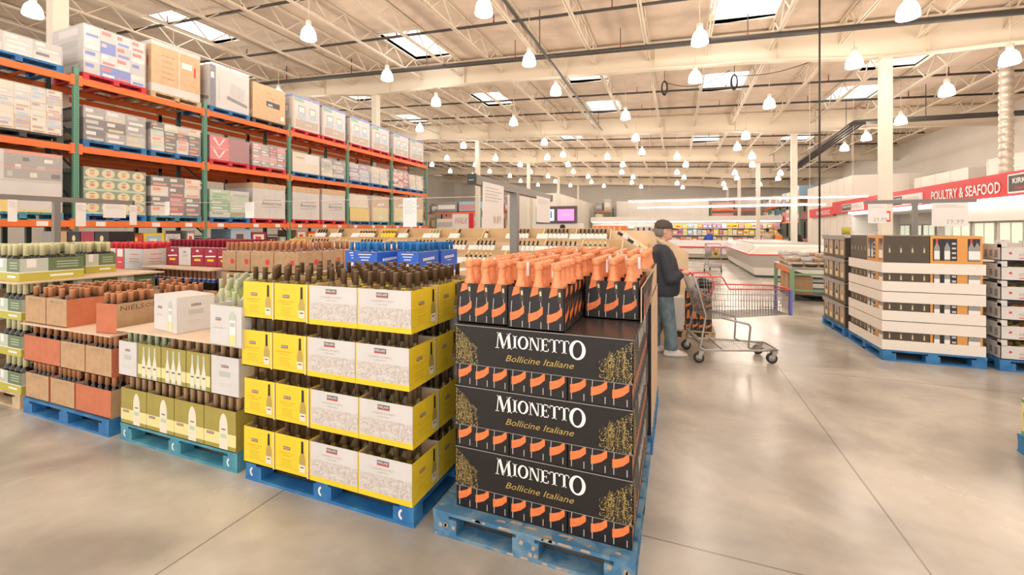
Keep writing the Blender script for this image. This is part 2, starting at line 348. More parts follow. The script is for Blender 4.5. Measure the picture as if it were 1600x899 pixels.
# far walls and rooms
b = MB(); b.box(X0, X1, Y1-.2, Y1, 0, 9.9, 'wall')
for i in range(24): b.box(X0+2*i, X0+2*i+.03, Y1-.22, Y1-.2, 0, 8.2, 'steel')
struct(b.build('wall_far'), 'pale panelled far wall')
b = MB(); b.box(X0-.2, X0, Y0, Y1, 0, 10.1, 'wall'); struct(b.build('wall_left'))
b = MB(); b.box(X1, X1+.2, Y0, Y1, 0, 7.5, 'wall'); struct(b.build('wall_right'))
def room(x0, x1, y0, y1, h, lab, name='wall_room'):
    b = MB(); b.box(x0, x1, y0, y1, 0, h, 'wall')
    y = y0+1.2
    while y < y1: b.box(x0-.012, x0, y, y+.03, 0, h, 'steel'); b.box(x1, x1+.012, y, y+.03, 0, h, 'steel'); y += 1.2
    x = x0+1.2
    while x < x1: b.box(x, x+.03, y0-.012, y0, 0, h, 'steel'); x += 1.2
    struct(b.build(name), lab)
room(-14.8, -10, 37, 61.5, 5.0, 'white panelled room block left of the centre', 'wall_center_left')
room(-7, 3.4, 54, 61.5, 5.2, 'white panelled room block at the far end', 'wall_center')
room(8.8, 13.9, 28, 36.5, 4.65, 'tall white room block beyond the deli', 'wall_right_block')
room(10.9, 13.9, 13, 21.5, 4.35, 'white cooler room above the seafood counter', 'wall_cooler')
room(11.2, 13.9, 23.2, 27.5, 4.3, 'white cooler room above the deli', 'wall_cooler_deli')
# right-hand service departments: red sign band, white fascia, recessed wall with windows
SX = 8.6
b = MB(); b.box(SX, SX+.15, 6, 30.5, 2.64, 3.32, 'signred'); b.box(SX+.02, SX+.17, 30.5, 35.3, 2.55, 3.1, 'signred')
b.box(SX-.02, SX+.14, 6, 27.9, 2.56, 2.64, 'tube')
sg = b.build('department_sign'); tag(sg, 'long red sign band above the meat, rotisserie and deli counters', 'sign')
F = Face((SX, 24.9, 2.7), (0, -1, 0), (0, 0, 1))
def sign_text(name, t, y0, y1, z0, z1, m='txt', boxed=None, n2=None):
    b = MB(); F = Face((SX-.003, y1, z0), (0, -1, 0), (0, 0, 1)); Lw = y1-y0
    if boxed:
        b.box(SX-.05, SX, y0, y1, z0, z1, 'paper'); F = Face((SX-.052, y1, z0), (0, -1, 0), (0, 0, 1)); h = z1-z0
        b.frect(F, .04, Lw*.48, h*.08, h*.92, 'ink'); b.ftext(F, boxed[0], Lw*.26, h*.5, h*.28, 'txt', off=.02, wid=Lw*.38)
        b.ftext(F, 'Signature', Lw*.26, h*.16, h*.2, 'red', shear=.3, wid=Lw*.34)
        if boxed[1]: b.ftext(F, boxed[1], Lw*.74, h*.3, h*.42, 'inklt', wid=Lw*.44)
    else:
        b.ftext(F, t, Lw/2, 0, z1-z0, m, off=.02, wid=Lw, lift=.01)
    return b.build(name, sg)
sign_text('sign_lettering', 'POULTRY & SEAFOOD', 16.35, 19.9, 2.76, 3.1)
sign_text('sign_panel', '', 20.5, 23.3, 2.70, 3.12, boxed=('KIRKLAND', 'ROTISSERIE'))
sign_text('sign_panel', '', 25.9, 28.8, 2.72, 3.1, boxed=('KIRKLAND', 'DELI'))
sign_text('sign_panel', '', 13.2, 16.0, 2.72, 3.24, boxed=('KIRKLAND', 'MEAT'))
sign_text('sign_lettering', 'FOOD PRODUCE', 30.9, 33.6, 2.66, 2.92)
b = MB(); b.box(10.8, 10.9, 6, 28, 0, 2.56, 'wall'); b.box(SX+.16, 10.8, 6, 28, 2.5, 2.56, 'wall'); b.box(8.7, 8.85, 6, 19.5, 1.98, 2.5, 'wall')
struct(b.build('wall_service_counter'), 'white wall behind the service counters')
k = 0
for y0 in [10.3+1.15*i for i in range(8)]+[20.2, 21.8, 22.9, 24.6, 25.7, 26.8]:
    k += 1; b = MB(); x_ = 8.95 if y0 < 19.4 else 10.78; b.box(x_-.03, x_, y0, y0+1.0, 1.15, 1.98, 'steelgrey'); b.box(x_-.035, x_-.03, y0+.06, y0+.47, 1.22, 1.92, 'window'); b.box(x_-.035, x_-.03, y0+.53, y0+.94, 1.22, 1.92, 'window')
    struct(b.build('window_%d' % (40+k)), 'lit interior window of the service area')
b = MB(); b.box(8.95, 9.1, 6, 19.5, 0, 2.5, 'wall'); struct(b.build('wall_counter_front'), 'white wall under the seafood sign')
b = MB(); b.box(10.6, 10.78, 19.6, 20.1, 0, 2.2, 'grey'); struct(b.build('door_1'), 'grey service door under the rotisserie sign')
b = MB(); b.box(8.5, 9.3, 19.6, 27.6, 0, 1.0, 'steelgrey'); b.box(8.45, 9.35, 19.6, 27.6, 1.0, 1.05, 'wall'); b.box(8.55, 8.58, 19.7, 27.5, 1.05, 1.4, 'clear')
tag(b.build('service_counter'), 'stainless service counter under the rotisserie and deli signs', 'counter')
for x_, y_, l in ((9.8, 18.4, 'ribbed vertical duct rising above the seafood sign'), (9.8, 16.9, 'ribbed vertical duct at the right edge above the red sign')):
    b = MB(); prof = []
    z = 2.58
    while z < roof_z(x_)-.1: prof += [(.17, z), (.17, z+.16), (.15, z+.18), (.15, z+.22)]; z += .24
    b.lathe(prof, 'duct', 16, (x_, y_, 0)); tag(b.build('air_duct'), l, 'duct')
b = MB(); b.box(8.61, 8.75, 18.9, 19.6, 3.321, 3.41, 'wall'); b.box(8.62, 8.74, 19.0, 19.5, 3.41, 3.45, 'wall'); tag(b.build('storage_box'), 'white box lying on top of the seafood sign canopy', 'box')

# ================================================================ LAMPS
def make_lamp():
    t = thing('high_bay_lamp', '', 'lamp')
    b = MB(); b.lathe([(.19, -.37), (.205, -.355), (.20, -.30), (.185, -.2), (.16, -.12), (.115, -.05), (.075, -.02)], 'lampglow', 20); s_ = b.build('lamp_shade', t)
    b = MB(); b.lathe([(.07, -.02), (.075, .0), (.075, .14), (.05, .16)], 'wall', 12); c_ = b.build('ballast_cap', t)
    b = MB(); b.tube([(0, 0, .15), (0, 0, 1.38)], .012, 'steel', 6); r_ = b.build('hanging_rod', t)
    ld = bpy.data.lights.new('bulb', 'POINT'); ld.energy = LAMP_W; ld.color = LAMP_COL; ld.shadow_soft_size = .18
    l_ = link('bulb_light', ld, t, (0, 0, -.6))
    return proto(t, [s_, c_, r_, l_])
LP = make_lamp()
rows = {-1.75: [1.02, 1.65, 2.28, 2.88], -.81: [1.1, 1.74, 2.37, 2.96], .11: [1.2, 1.8, 2.42, 3.03], .98: [1.85, 2.46, 3.09], 1.8: [2.75, 3.35, 3.97], -2.73: [1.02, 1.6, 2.3],
        -2.36: [3.58, 4.5, 5.46], -1.41: [3.68, 4.66, 5.52], -.42: [3.83, 4.80, 5.70], .68: [3.88, 5.12, 5.79], 1.9: [4.9, 5.66, 6.3]}
names = {-1.75: 'nearest left', -.81: 'near centre-left', .11: 'near centre', .98: 'near centre-right', 1.8: 'near right', -2.73: 'nearest far-left',
         -2.36: 'second-bay left', -1.41: 'second-bay centre-left', -.42: 'second-bay centre', .68: 'second-bay centre-right', 1.9: 'second-bay right'}
for r, ms in rows.items():
    for i, m in enumerate(ms):
        h = 4.9/(1+.055*r); x = r*h; place(LP, (x, m*h, 1.72+h+.2), 0, 'white bell lamp hanging in the %s line, %s lamp from the camera' % (names[r], ORD[i+1]), 'bell lamps hanging from the roof')
far_rows = [-22, -17.5, -13.2, -9, -4.6, 0, 4.4, 7.6]
fr = ['far left edge', 'far left', 'left of centre', 'centre-left', 'just left of centre', 'centre', 'right of centre', 'right']
for i, x in enumerate(far_rows):
    for j, y in enumerate([30.5, 34.5, 39, 43, 48, 53]):
        if (x > 7 and 27 < y < 37) or (x == -13.2 and y == 30.5): continue
        h = 4.9-.055*x; place(LP, (x+(.6 if j % 2 else 0), y, 1.72+h+.2), 0, 'small distant bell lamp, %s file, %s from the back wall' % (fr[i], ORD[6-j]), 'distant bell lamps')
for i, x in enumerate([-22, -17.5]):
    for j, y in enumerate([17, 21.5, 26]):
        h = 4.9-.055*x; place(LP, (x, y, 1.72+h+.2), 0, 'bell lamp over the aisles beyond the racks, %s file, %s from front' % (fr[i], ORD[j+1]), 'bell lamps beyond the racks')
for i, (y, x0, x1, z) in enumerate(((22.5, -2.2, 7.6, 3.10), (25.2, -2.6, 8.4, 3.30), (19.2, -1.6, 5.2, 2.62))):
    t = thing('strip_light', ['long fluorescent strip over the freezers, middle of the three', 'long fluorescent strip over the freezers, topmost and farthest', 'long fluorescent strip over the freezers, lowest and nearest'][i], 'lamp', (0, 0, 0), 0, 'fluorescent strips over the freezers')
    b = MB(); b.box(x0, x1, y-.03, y+.03, z+.02, z+.07, 'tube'); b.build('tube', t)
    b = MB(); b.box(x0, x1, y-.07, y+.07, z+.07, z+.12, 'wall'); b.build('housing', t)
    b = MB()
    for x in (x0+.5, x1-.5): b.bar((x, y, z+.1), (x, y, roof_z(x)), .01, 'steel')
    b.build('hanging_wire', t)

# ================================================================ PALLETS
def pallet_parts(w_, d_, h=.14):
    """w_ along x, d_ along y, corner at origin; returns deck, block list, base boards (as builders)."""
    dk = lambda m: None
    return None
def make_pallet(name, label, x0, x1, y0, y1, z0, m, detailed=False, group=None, logo=False, worn=False):
    w_, d_ = x1-x0, y1-y0; H_ = .14
    deck, base, blocks = MB(), MB(), []
    nb = 7; bw = d_/nb*.86
    for i in range(nb):
        yc = (i+.5)*d_/nb if 0 < i < nb-1 else (bw/2 if i == 0 else d_-bw/2)
        deck.box(0, w_, yc-bw/2, yc+bw/2, H_-.02, H_, m)
    for i in range(3):
        xc = [.05, w_/2, w_-.05][i]; deck.box(xc-.05, xc+.05, 0.002, d_-.002, H_-.04, H_-.02, m)
    for k, yc in enumerate((.05, d_/2, d_-.05)): base.box(0, w_, yc-.05, yc+.05, 0, .02, m)
    for xc in (.05, w_-.05): base.box(xc-.05, xc+.05, .1, d_-.1, 0.0, .02, m)
    for xc in (.075, w_/2, w_-.075):
        for yc in (.05, d_/2, d_-.05):
            b = MB(); b.box(xc-.072, xc+.072, yc-.048, yc+.048, .02, H_-.04, m)
            if logo and yc < .1:
                F = Face((xc, yc-.048, .06), (1, 0, 0), (0, 0, 1))
                for a in range(-5, 6):
                    t0, t1 = PI+a*.22-.11, PI+a*.22+.11
                    b.fpoly(F, [(.02*math.cos(t0), .02*math.sin(t0)), (.034*math.cos(t0), .034*math.sin(t0)), (.034*math.cos(t1), .034*math.sin(t1)), (.02*math.cos(t1), .02*math.sin(t1))][::-1], 'paper')
            if worn:
                F = Face((xc, yc-.048, .02), (1, 0, 0), (0, 0, 1)); rr = random.Random(int(xc*100+yc*77))
                for q in range(4):
                    a, c = rr.uniform(-.06, .05), rr.uniform(.005, .06); b.fpoly(F, [(a, c), (a+.02, c-.004), (a+.024, c+.016), (a+.008, c+.022)], 'chip')
            blocks.append(b)
    if worn:
        rr = random.Random(3); F = Face((0, 0, H_-.02), (1, 0, 0), (0, 0, 1)); G = Face((0, 0, 0), (1, 0, 0), (0, 0, 1)); T = Face((0, 0, H_), (1, 0, 0), (0, 1, 0))
        for q in range(9):
            a = rr.uniform(.0, w_-.1); l = rr.uniform(.02, .09); deck.fpoly(F, [(a, .008), (a+l, .006), (a+l*.9, .02), (a+.01, .02)], 'chip')
            a = rr.uniform(0, w_-.1); base.fpoly(G, [(a, .004), (a+l*.6, .003), (a+l*.5, .017), (a+.005, .014)], 'chip')
            c = rr.uniform(0, .05); deck.fpoly(T, [(a, c), (a+l, c+.004), (a+l*.8, c+.02), (a+.01, c+.015)], 'chip')
    if detailed:
        t = thing(name, label, 'pallet', (x0, y0, z0), 0, group)
        deck.build('deck', t); base.build('bottom_board', t)
        for b in blocks: b.build('block', t)
        return t
    for b in blocks+[base]:
        for f, mm, sm in zip(b.f, b.m, b.sm): pass
        o = len(deck.v); deck.v += b.v
        for f, mm in zip(b.f, b.m): deck.f.append(tuple(i+o for i in f)); deck.m.append(deck.mi(b.mats[mm])); deck.sm.append(False)
    return tag(deck.build(name, None, (x0, y0, z0)), label, 'pallet', group)
# ================================================================ BOTTLES
def bottle(name, cat, body, foil, H=.30, R=.039, sparkling=False, glass='glass', cap='brownfoil', label=None, neck=None, n=12, z_foil=.62, capr=1.0):
    """Bottle standing on its base: the glass is the root mesh, capsule, label and neck tag are parts."""
    b = MB()
    if sparkling:
        b.lathe([(R*.8, 0), (R, .008), (R, H*.42), (R*.93, H*.52), (R*.62, H*.66), (R*.42, H*.76), (R*.36, H*.9), (.014, H*.97)], glass, n)
    else:
        b.lathe([(R*.85, 0), (R, .006), (R, H*.55), (R*.92, H*.61), (R*.55, H*.68), (R*.39, H*.74), (R*.36, H*.99)], glass, n)
    o = b.build(name); kids = []
    f = MB()
    if sparkling:
        f.lathe([(R*.90, H*.55), (R*.80, H*.60), (R*.68, H*.66), (R*.55, H*.70), (R*.48, H*.78), (R*.44, H*.86), (R*.47, H*.88), (R*.60, H*.90), (R*.56, H*.925), (R*.62, H*.945), (R*.5, H*.96), (R*.6, H*.98), (R*.5, H*.995), (R*.3, H)], cap, n)
    else:
        f.lathe([(R*.41*capr, H*(z_foil+.13)), (R*.40*capr, H*.98), (R*.42*capr, H*.985), (R*.42*capr, H), (R*.3, H*1.003)], cap, n)
    kids.append(f.build('foil_capsule', o))
    if neck == 'strip':
        q = MB(); q.bar((R*.5, -R*.5, H*.985), (R*.52, -R*.56, H*.76), .018, 'paper', .002); kids.append(q.build('neck_tag', o))
    if neck == 'yellow':
        q = MB(); q.lathe([(R*.62, H*.67), (R*.55, H*.70)], 'yellow', n, cap=False); kids.append(q.build('neck_label', o))
    if neck == 'white':
        q = MB(); q.lathe([(R*.80, H*.635), (R*.44, H*.73)], 'silver', n, cap=False); kids.append(q.build('neck_label', o))
    if neck == 'navy':
        q = MB(); q.lathe([(R*1.0, H*.58), (R*.80, H*.635), (R*.62, H*.67)], 'bluecard', n, cap=False); q.lathe([(R*.64, H*.665), (R*.5, H*.70)], 'paper', n, cap=False); kids.append(q.build('neck_label', o))
    if label:
        q = MB(); q.lathe([(R*1.01, H*.12), (R*1.01, H*.48)], label, n, cap=False); kids.append(q.build('label', o))
    o['category'] = 'bottle'
    return proto(o, kids)
B_SP = bottle('sparkling_wine_bottle', '', 0, 0, .352, .045, True, cap='foil', n=14)
B_SPT = bottle('sparkling_wine_bottle', '', 0, 0, .352, .045, True, cap='foil', neck='strip', n=14)
B_CH = bottle('white_wine_bottle', '', 0, 0, .335, .040, glass='amber', cap='brownfoil')
B_CHY = bottle('white_wine_bottle', '', 0, 0, .335, .040, glass='amber', cap='brownfoil', neck='yellow')
B_NK = bottle('white_wine_bottle', '', 0, 0, .315, .040, glass='amber', cap='brownfoil', n=8)
B_RED = bottle('red_wine_bottle', '', 0, 0, .325, .040, cap='copper', n=10, capr=1.22)
B_PG = bottle('pinot_bottle', '', 0, 0, .36, .038, glass='greenglass', cap='sage', label='paper', n=12, z_foil=.55)
B_PK = bottle('pinot_bottle', '', 0, 0, .36, .038, glass='amber', cap='kraft', n=8, z_foil=.5, capr=1.2)
B_CR = bottle('wine_bottle', '', 0, 0, .34, .042, cap='cream', n=10, z_foil=.5, capr=1.22)
B_RR = bottle('red_capped_bottle', '', 0, 0, .36, .040, cap='redfoil', n=10, z_foil=.5, capr=1.22)
B_MA = bottle('maroon_capped_bottle', '', 0, 0, .35, .040, cap='maroonfoil', neck='white', n=10, z_foil=.5, capr=1.22)
B_OR = bottle('copper_capped_bottle', '', 0, 0, .35, .040, cap='copper', neck='navy', n=10, z_foil=.5, capr=1.22)
B_BL = bottle('blue_capped_bottle', '', 0, 0, .34, .040, cap='bluefoil', neck='white', n=10, z_foil=.5, capr=1.22)
def fill(src, x0, x1, y0, y1, z, nx, ny, what, where, group, skip=0, alt=None, rnd=None, rows=None, rot=0, o=(0, 0)):
    rnd = rnd or random.Random(int(x0*1000+y0*77+z*31)); k = 0
    for j in range(ny):
        if rows is not None and j not in rows: continue
        for i in range(nx):
            if rnd.random() < skip: continue
            s = alt if alt is not None and rnd.random() < .3 else src
            x = x0+(x1-x0)*(i+.5)/nx; y = y0+(y1-y0)*(j+.5)/ny
            if rot: dx, dy = x-o[0], y-o[1]; x, y = o[0]+dx*math.cos(rot)-dy*math.sin(rot), o[1]+dx*math.sin(rot)+dy*math.cos(rot)
            place(s, (x, y, z), rnd.uniform(0, 6.28), '%s in %s, %s, %s' % (what, where, fb(j, ny), lr(i, nx)), group)
            k += 1
    return k
# ================================================================ CARTONS
def carton(label, x0, x1, y0, y1, z0, h, faces, name='wine_carton', group=None, open_top=True, rz=0, inner='kraftlt', deco=None, t=.004, pivot=None, cat='carton', part=None):
    """faces: dict side->material for f(ront) r(ight) l(eft) b(ack); deco: list of (side, func(b, F, w, h))."""
    w_, d_ = x1-x0, y1-y0; g = faces.get
    mf = faces['f']; mr = g('r', mf); ml = g('l', mr); mbk = g('b', mf)
    b = MB()
    if open_top:
        b.box(0, w_, 0, d_, 0, .006, mf)
        b.box(0, w_, 0, t*.5, 0, h, mf); b.box(.0, w_, t*.5, t, 0, h-.001, inner)
        b.box(0, w_, d_-t*.5, d_, 0, h, mbk); b.box(0, w_, d_-t, d_-t*.5, 0, h-.001, inner)
        b.box(-.0004, t*.5, 0, d_, 0, h, ml); b.box(t*.5, t, t, d_-t, 0, h-.001, inner)
        b.box(w_-t*.5, w_+.0004, 0, d_, 0, h, mr); b.box(w_-t, w_-t*.5, t, d_-t, 0, h-.001, inner)
    else:
        b.box(0, w_, 0, .002, 0, h, mf); b.box(0, w_, .002, d_-.002, 0, h, g('t', mf)); b.box(0, w_, d_-.002, d_, 0, h, mbk)
        b.box(-.0004, .002, 0, d_, 0, h-.0004, ml); b.box(w_-.002, w_+.0004, 0, d_, 0, h-.0004, mr)
    FS = dict(f=(Face((0, 0, 0), (1, 0, 0), (0, 0, 1)), w_), r=(Face((w_+.0004, 0, 0), (0, 1, 0), (0, 0, 1)), d_), l=(Face((-.0004, d_, 0), (0, -1, 0), (0, 0, 1)), d_), b=(Face((w_, d_, 0), (-1, 0, 0), (0, 0, 1)), w_), t=(Face((0, 0, h), (1, 0, 0), (0, 1, 0)), w_))
    for side, fn in (deco or []): fn(b, FS[side][0], FS[side][1], h)
    o = b.build(name, None, (x0, y0, z0), rz)
    return tag(o, label, cat, group)
# ---- printed decorations
def d_bottles(n, full=True, tagm=True):
    def fn(b, F, w_, h):
        H_ = .30; top = h if full else h
        for i in range(n):
            c = (i+.5)*w_/n; R = min(.04, w_/n*.43)
            def clip(pts): return [(max(.003, min(w_-.003, c+a)), min(v, h-.001)) for a, v in pts]
            body = [(-R, .006), (R, .006), (R, .125), (R*.9, .16), (R*.45, min(.235, h)), (-R*.45, min(.235, h)), (-R*.9, .16), (-R, .125)]
            b.fpoly(F, clip(body), 'dark', .0005)
            if h > .2:
                b.fpoly(F, clip([(-R*.78, .175), (R*.30, .192), (R*.62, .2), (R*.5, h), (-R*.45, h)]), 'orange', .0010)
                if tagm:
                    b.fpoly(F, clip([(R*.5, .155), (R*.98, .15), (R*.9, h-.005), (R*.35, h-.005)]), 'tagp', .0013)
                    b.fpoly(F, clip([(R*.58, .185), (R*.86, .183), (R*.82, .207), (R*.55, .209)]), 'goldlt', .0016)
            b.fpoly(F, clip([(-R*1.03, .042), (-R*.5, .047), (R*.3, .062), (R*1.02, .088), (R*1.02, .130), (R*.3, .103), (-R*.5, .090), (-R*1.03, .086)]), 'orange', .0010)
            for a in (-.9, .72): b.fpoly(F, clip([(R*a, .01), (R*a+.004, .01), (R*a+.004, .045), (R*a, .045)]), 'silver', .0008)
            for a in (-.9, .76): b.fpoly(F, clip([(R*a, .085 if a < 0 else .12), (R*a+.003, .085 if a < 0 else .12), (R*a*.9+.004, .15), (R*a*.9, .15)]), 'silver', .0008)
    return fn
def d_kirk(b, F, a, v, wd, h, sub=True):
    b.frect(F, a-wd/2, a+wd/2, v, v+h, 'ink', .0008); b.frect(F, a-wd/2, a+wd/2, v, v+h*.22, 'redink', .0011)
    b.ftext(F, 'KIRKLAND', a, v+h*.34, h*.5, 'paper', .0014, wid=wd*.9, off=.01, res=1)
def d_white(b, F, w_, h):      # white vineyard long face
    b.frect(F, 0, w_, 0, .032, 'yellow'); b.frect(F, .012, w_-.004, .035, .14, 'sketch'); b.frect(F, 0, .006, 0, h, 'yellow', .0009)
    d_kirk(b, F, w_*.47, h-.048, .085, .03)
    b.ftext(F, 'SONOMA COUNTY', w_*.47, h-.075, .013, 'inklt', res=1); b.ftext(F, 'CHARDONNAY', w_*.47, h-.092, .008, 'inklt', res=1)
def d_yellow(txt_left=True):
    def fn(b, F, w_, h):
        c = w_*.36; d_kirk(b, F, c, h*.62, .06, .02)
        b.ftext(F, 'SONOMA COUNTY', c, h*.5, .011, 'inkyel', res=1); b.ftext(F, 'CHARDONNAY', c, h*.44, .008, 'inkyel', res=1)
        for i in range(4): b.frect(F, c-.05+.006*(i % 2), c+.05-.008*(i % 3), h*(.18+.055*i), h*(.18+.055*i)+.004, 'inkyel')
        b.frect(F, .0, w_, .034, .036, 'inkyel'); s = w_*.82; R = .025
        b.fpoly(F, [(s-R, .03), (s+R, .03), (s+R, h*.48), (s+R*.4, h*.66), (s-R*.4, h*.66), (s-R, h*.48)], 'gold', .0009)
        b.fpoly(F, [(s-R*.4, h*.62), (s+R*.4, h*.62), (s+R*.36, h*.93), (s-R*.36, h*.93)], 'dark', .0012); b.frect(F, s-R, s+R, .03, h*.32, 'bone', .0013); b.frect(F, s-R*.6, s+R*.6, h*.24, h*.27, 'ink', .0016)
        b.frect(F, w_-.012, w_-.002, 0, h, 'bone', .0008)
    return fn
def d_plainlabel(b, F, w_, h):
    d_kirk(b, F, w_*.5, h*.72, w_*.26, .018); b.frect(F, w_*.3, w_*.7, h*.48, h*.62, 'silver'); b.frect(F, w_*.25, w_*.75, h*.3, h*.31, 'inklt'); b.frect(F, w_*.3, w_*.7, h*.24, h*.25, 'inklt')
def d_pinot(b, F, w_, h):      # white pinot box with printed bottle at right
    d_kirk(b, F, w_*.27, h*.62, w_*.18, .02); b.ftext(F, 'PINOT GRIGIO', w_*.27, h*.42, .011, 'inklt', res=1)
    s = w_*.72; R = .034
    b.fpoly(F, [(s-R, .012), (s+R, .012), (s+R, h*.3), (s-R, h*.3)], 'olivelt', .0008); b.fpoly(F, [(s-R, h*.66), (s+R, h*.66), (s+R*.8, h*.8), (s+R*.3, h*.88), (s-R*.3, h*.88), (s-R*.8, h*.8)], 'greygreen', .0008)
    b.frect(F, s-R, s+R, h*.3, h*.66, 'paper', .0008); b.frect(F, s-R*.7, s+R*.7, h*.5, h*.6, 'silver', .0011); b.frect(F, s-R, s-R+.003, .012, h*.8, 'inklt', .0012); b.frect(F, s+R-.003, s+R, .012, h*.8, 'inklt', .0012)
def d_olive3(b, F, w_, h):
    b.frect(F, 0, w_, h*.14, h*.42, 'olivelt')
    for i in range(3):
        s = w_*(.26+.24*i); R = w_*.09
        b.fpoly(F, [(s-R, h*.03), (s+R, h*.03), (s+R, h*.45), (s+R*.5, h*.62), (s+R*.35, h*.93), (s-R*.35, h*.93), (s-R*.5, h*.62), (s-R, h*.45)], 'greygreen', .001); b.fpoly(F, [(s-R*.8, h*.08), (s+R*.8, h*.08), (s+R*.8, h*.5), (s, h*.72), (s-R*.8, h*.5)], 'bone', .0013)
        b.frect(F, s-R*.6, s+R*.6, h*.32, h*.36, 'ink', .0016)
def d_oval(b, F, w_, h):
    b.frect(F, 0, w_, h*.12, h*.42, 'olivelt'); d_kirk(b, F, w_*.2, h*.33, w_*.24, .018)
    s = w_*.62; R = w_*.13
    b.fpoly(F, [(s-R, .008), (s+R, .008), (s+R, h*.55), (s+R*.94, h*.68), (s+R*.72, h*.80), (s+R*.38, h*.88), (s, h*.91), (s-R*.38, h*.88), (s-R*.72, h*.80), (s-R*.94, h*.68), (s-R, h*.55)], 'bone', .001)
    b.frect(F, s-R*.5, s+R*.5, h*.5, h*.53, 'ink', .0013); b.frect(F, s-R*.7, s+R*.7, h*.3, h*.4, 'mint', .0013)
def d_lines(m, rowsn=4, a0=.15, a1=.85, v0=.25, v1=.7):
    def fn(b, F, w_, h):
        for i in range(rowsn):
            v = h*(v0+(v1-v0)*i/max(1, rowsn-1)); b.frect(F, w_*(a0+.05*(i % 2)), w_*(a1-.06*(i % 3)), v, v+h*.04, m)
    return fn
def d_text(t, m, v=.7, hh=.2, wd=.8, a=.5, shear=0):
    def fn(b, F, w_, h): b.ftext(F, t, w_*a, h*v, h*hh, m, off=.0, wid=w_*wd, shear=shear, res=1)
    return fn
def d_disc(m, a=.7, v=.5, r=.035):
    def fn(b, F, w_, h): b.fpoly(F, [(w_*a+r*math.cos(k*PI/8), h*v+r*math.sin(k*PI/8)) for k in range(16)], m)
    return fn

# ================================================================ BLACK SPARKLING-WINE PALLET (nearest)
SERIF = {}
def glyph(b, F, ch, a, v, h, m='txt', lift=.0014):
    """Serif capitals drawn as strokes; returns the advance."""
    th, tn, sf = h*.17, h*.06, h*.05
    def R_(x0, x1, y0, y1): b.frect(F, a+x0*h, a+x1*h, v+y0*h, v+y1*h, m, lift)
    def P_(pts): b.fpoly(F, [(a+x*h, v+y*h) for x, y in pts], m, lift)
    if ch == 'M':
        P_([(.08, .0), (.14, 0), (.24, 1), (.18, 1)]); P_([(.18, 1), (.36, 1), (.62, .12), (.50, .0), (.47, 0)]); P_([(.50, 0), (.56, 0), (.90, 1), (.84, 1)]); P_([(.78, 1), (.95, 1), (1.05, 0), (.86, 0)])
        R_(.0, .24, 0, .05); R_(.80, 1.12, 0, .05); R_(.10, .28, .95, 1); R_(.80, 1.04, .95, 1); return 1.16*h
    if ch == 'I': R_(.10, .28, 0, 1); R_(.0, .38, 0, .06); R_(.0, .38, .94, 1); return .44*h
    if ch == 'O':
        n = 28; W = .44
        for k in range(n):
            t0, t1 = 2*PI*k/n, 2*PI*(k+1)/n
            o = lambda t: (W+W*math.cos(t), .5+.52*math.sin(t)); i_ = lambda t: (W+.25*math.cos(t)+.03*math.sin(t), .5+.43*math.sin(t))
            P_([o(t0), o(t1), i_(t1), i_(t0)])
        return .93*h
    if ch == 'N': P_([(.10, 0), (.17, 0), (.17, 1), (.10, 1)]); P_([(.10, 1), (.30, 1), (.80, 0), (.66, 0)]); P_([(.73, 0), (.80, 0), (.80, 1), (.73, 1)]); R_(0, .27, 0, .05); R_(0, .25, .95, 1); R_(.62, .90, .95, 1); return .95*h
    if ch == 'E': R_(.10, .28, 0, 1); R_(0, .66, 0, .07); R_(0, .64, .93, 1); R_(.28, .50, .48, .54); R_(.60, .66, 0, .24); R_(.58, .64, .78, 1); R_(.46, .51, .40, .62); return .72*h
    if ch == 'T': R_(.30, .48, 0, 1); R_(.20, .58, 0, .05); R_(0, .78, .93, 1); R_(0, .06, .76, 1); R_(.72, .78, .76, 1); return .80*h
def mionetto(b, F, a, v, wd):
    unit = wd/6.65; b_ = a
    seq = [('M', 1.28, 0), ('I', 1, 0.12), ('O', 1, .12), ('N', 1, .12), ('E', 1, .12), ('T', 1.0, .12), ('T', 1.0, .12), ('O', 1.42, -.22)]
    for ch, s_, dv in seq: b_ += glyph(b, F, ch, b_, v+dv*unit, unit*s_) - (.0 if ch != 'T' else unit*.02)
def vines(b, F, a0, a1, h, right, seed):
    rr = random.Random(seed); wv = a1-a0
    for i in range(420):
        u = rr.random()**1.5; a = (a1-u*wv) if right else (a0+u*wv); v = h*(.02+.94*rr.random()*(1-.55*u)); s_ = rr.uniform(.0011, .0026)
        if v > h-.004: continue
        b.fpoly(F, [(a+s_*math.cos(k*PI/3), v+s_*math.sin(k*PI/3)) for k in range(6)], rr.choice(['gold', 'goldlt', 'gold']), .0009)
    for i in range(16):
        u = rr.random()*.8; a = (a1-u*wv) if right else (a0+u*wv); v0 = rr.uniform(.0, .25)*h; pts = [(a, v0)]
        for k in range(6): pts.append((max(a0, min(a1, pts[-1][0]+rr.uniform(-.006, .006))), min(h-.004, pts[-1][1]+h*.11*(1-.4*u))))
        for p, q in zip(pts, pts[1:]): b.fpoly(F, [(p[0]-.0007, p[1]), (p[0]+.0007, p[1]), (q[0]+.0007, q[1]), (q[0]-.0007, q[1])], 'gold', .0007)
MX0, MX1, MY0, MY1 = -1.185, -.20, 2.16, 3.30
make_pallet('wooden_pallet', 'worn blue wooden pallet with chipped paint under the black sparkling wine stack', -1.29, -.185, 2.09, 3.32, 0, 'wornp', True, 'pallets standing on the floor', False, True)
TIER = ['bottom', 'second', 'third', 'top']
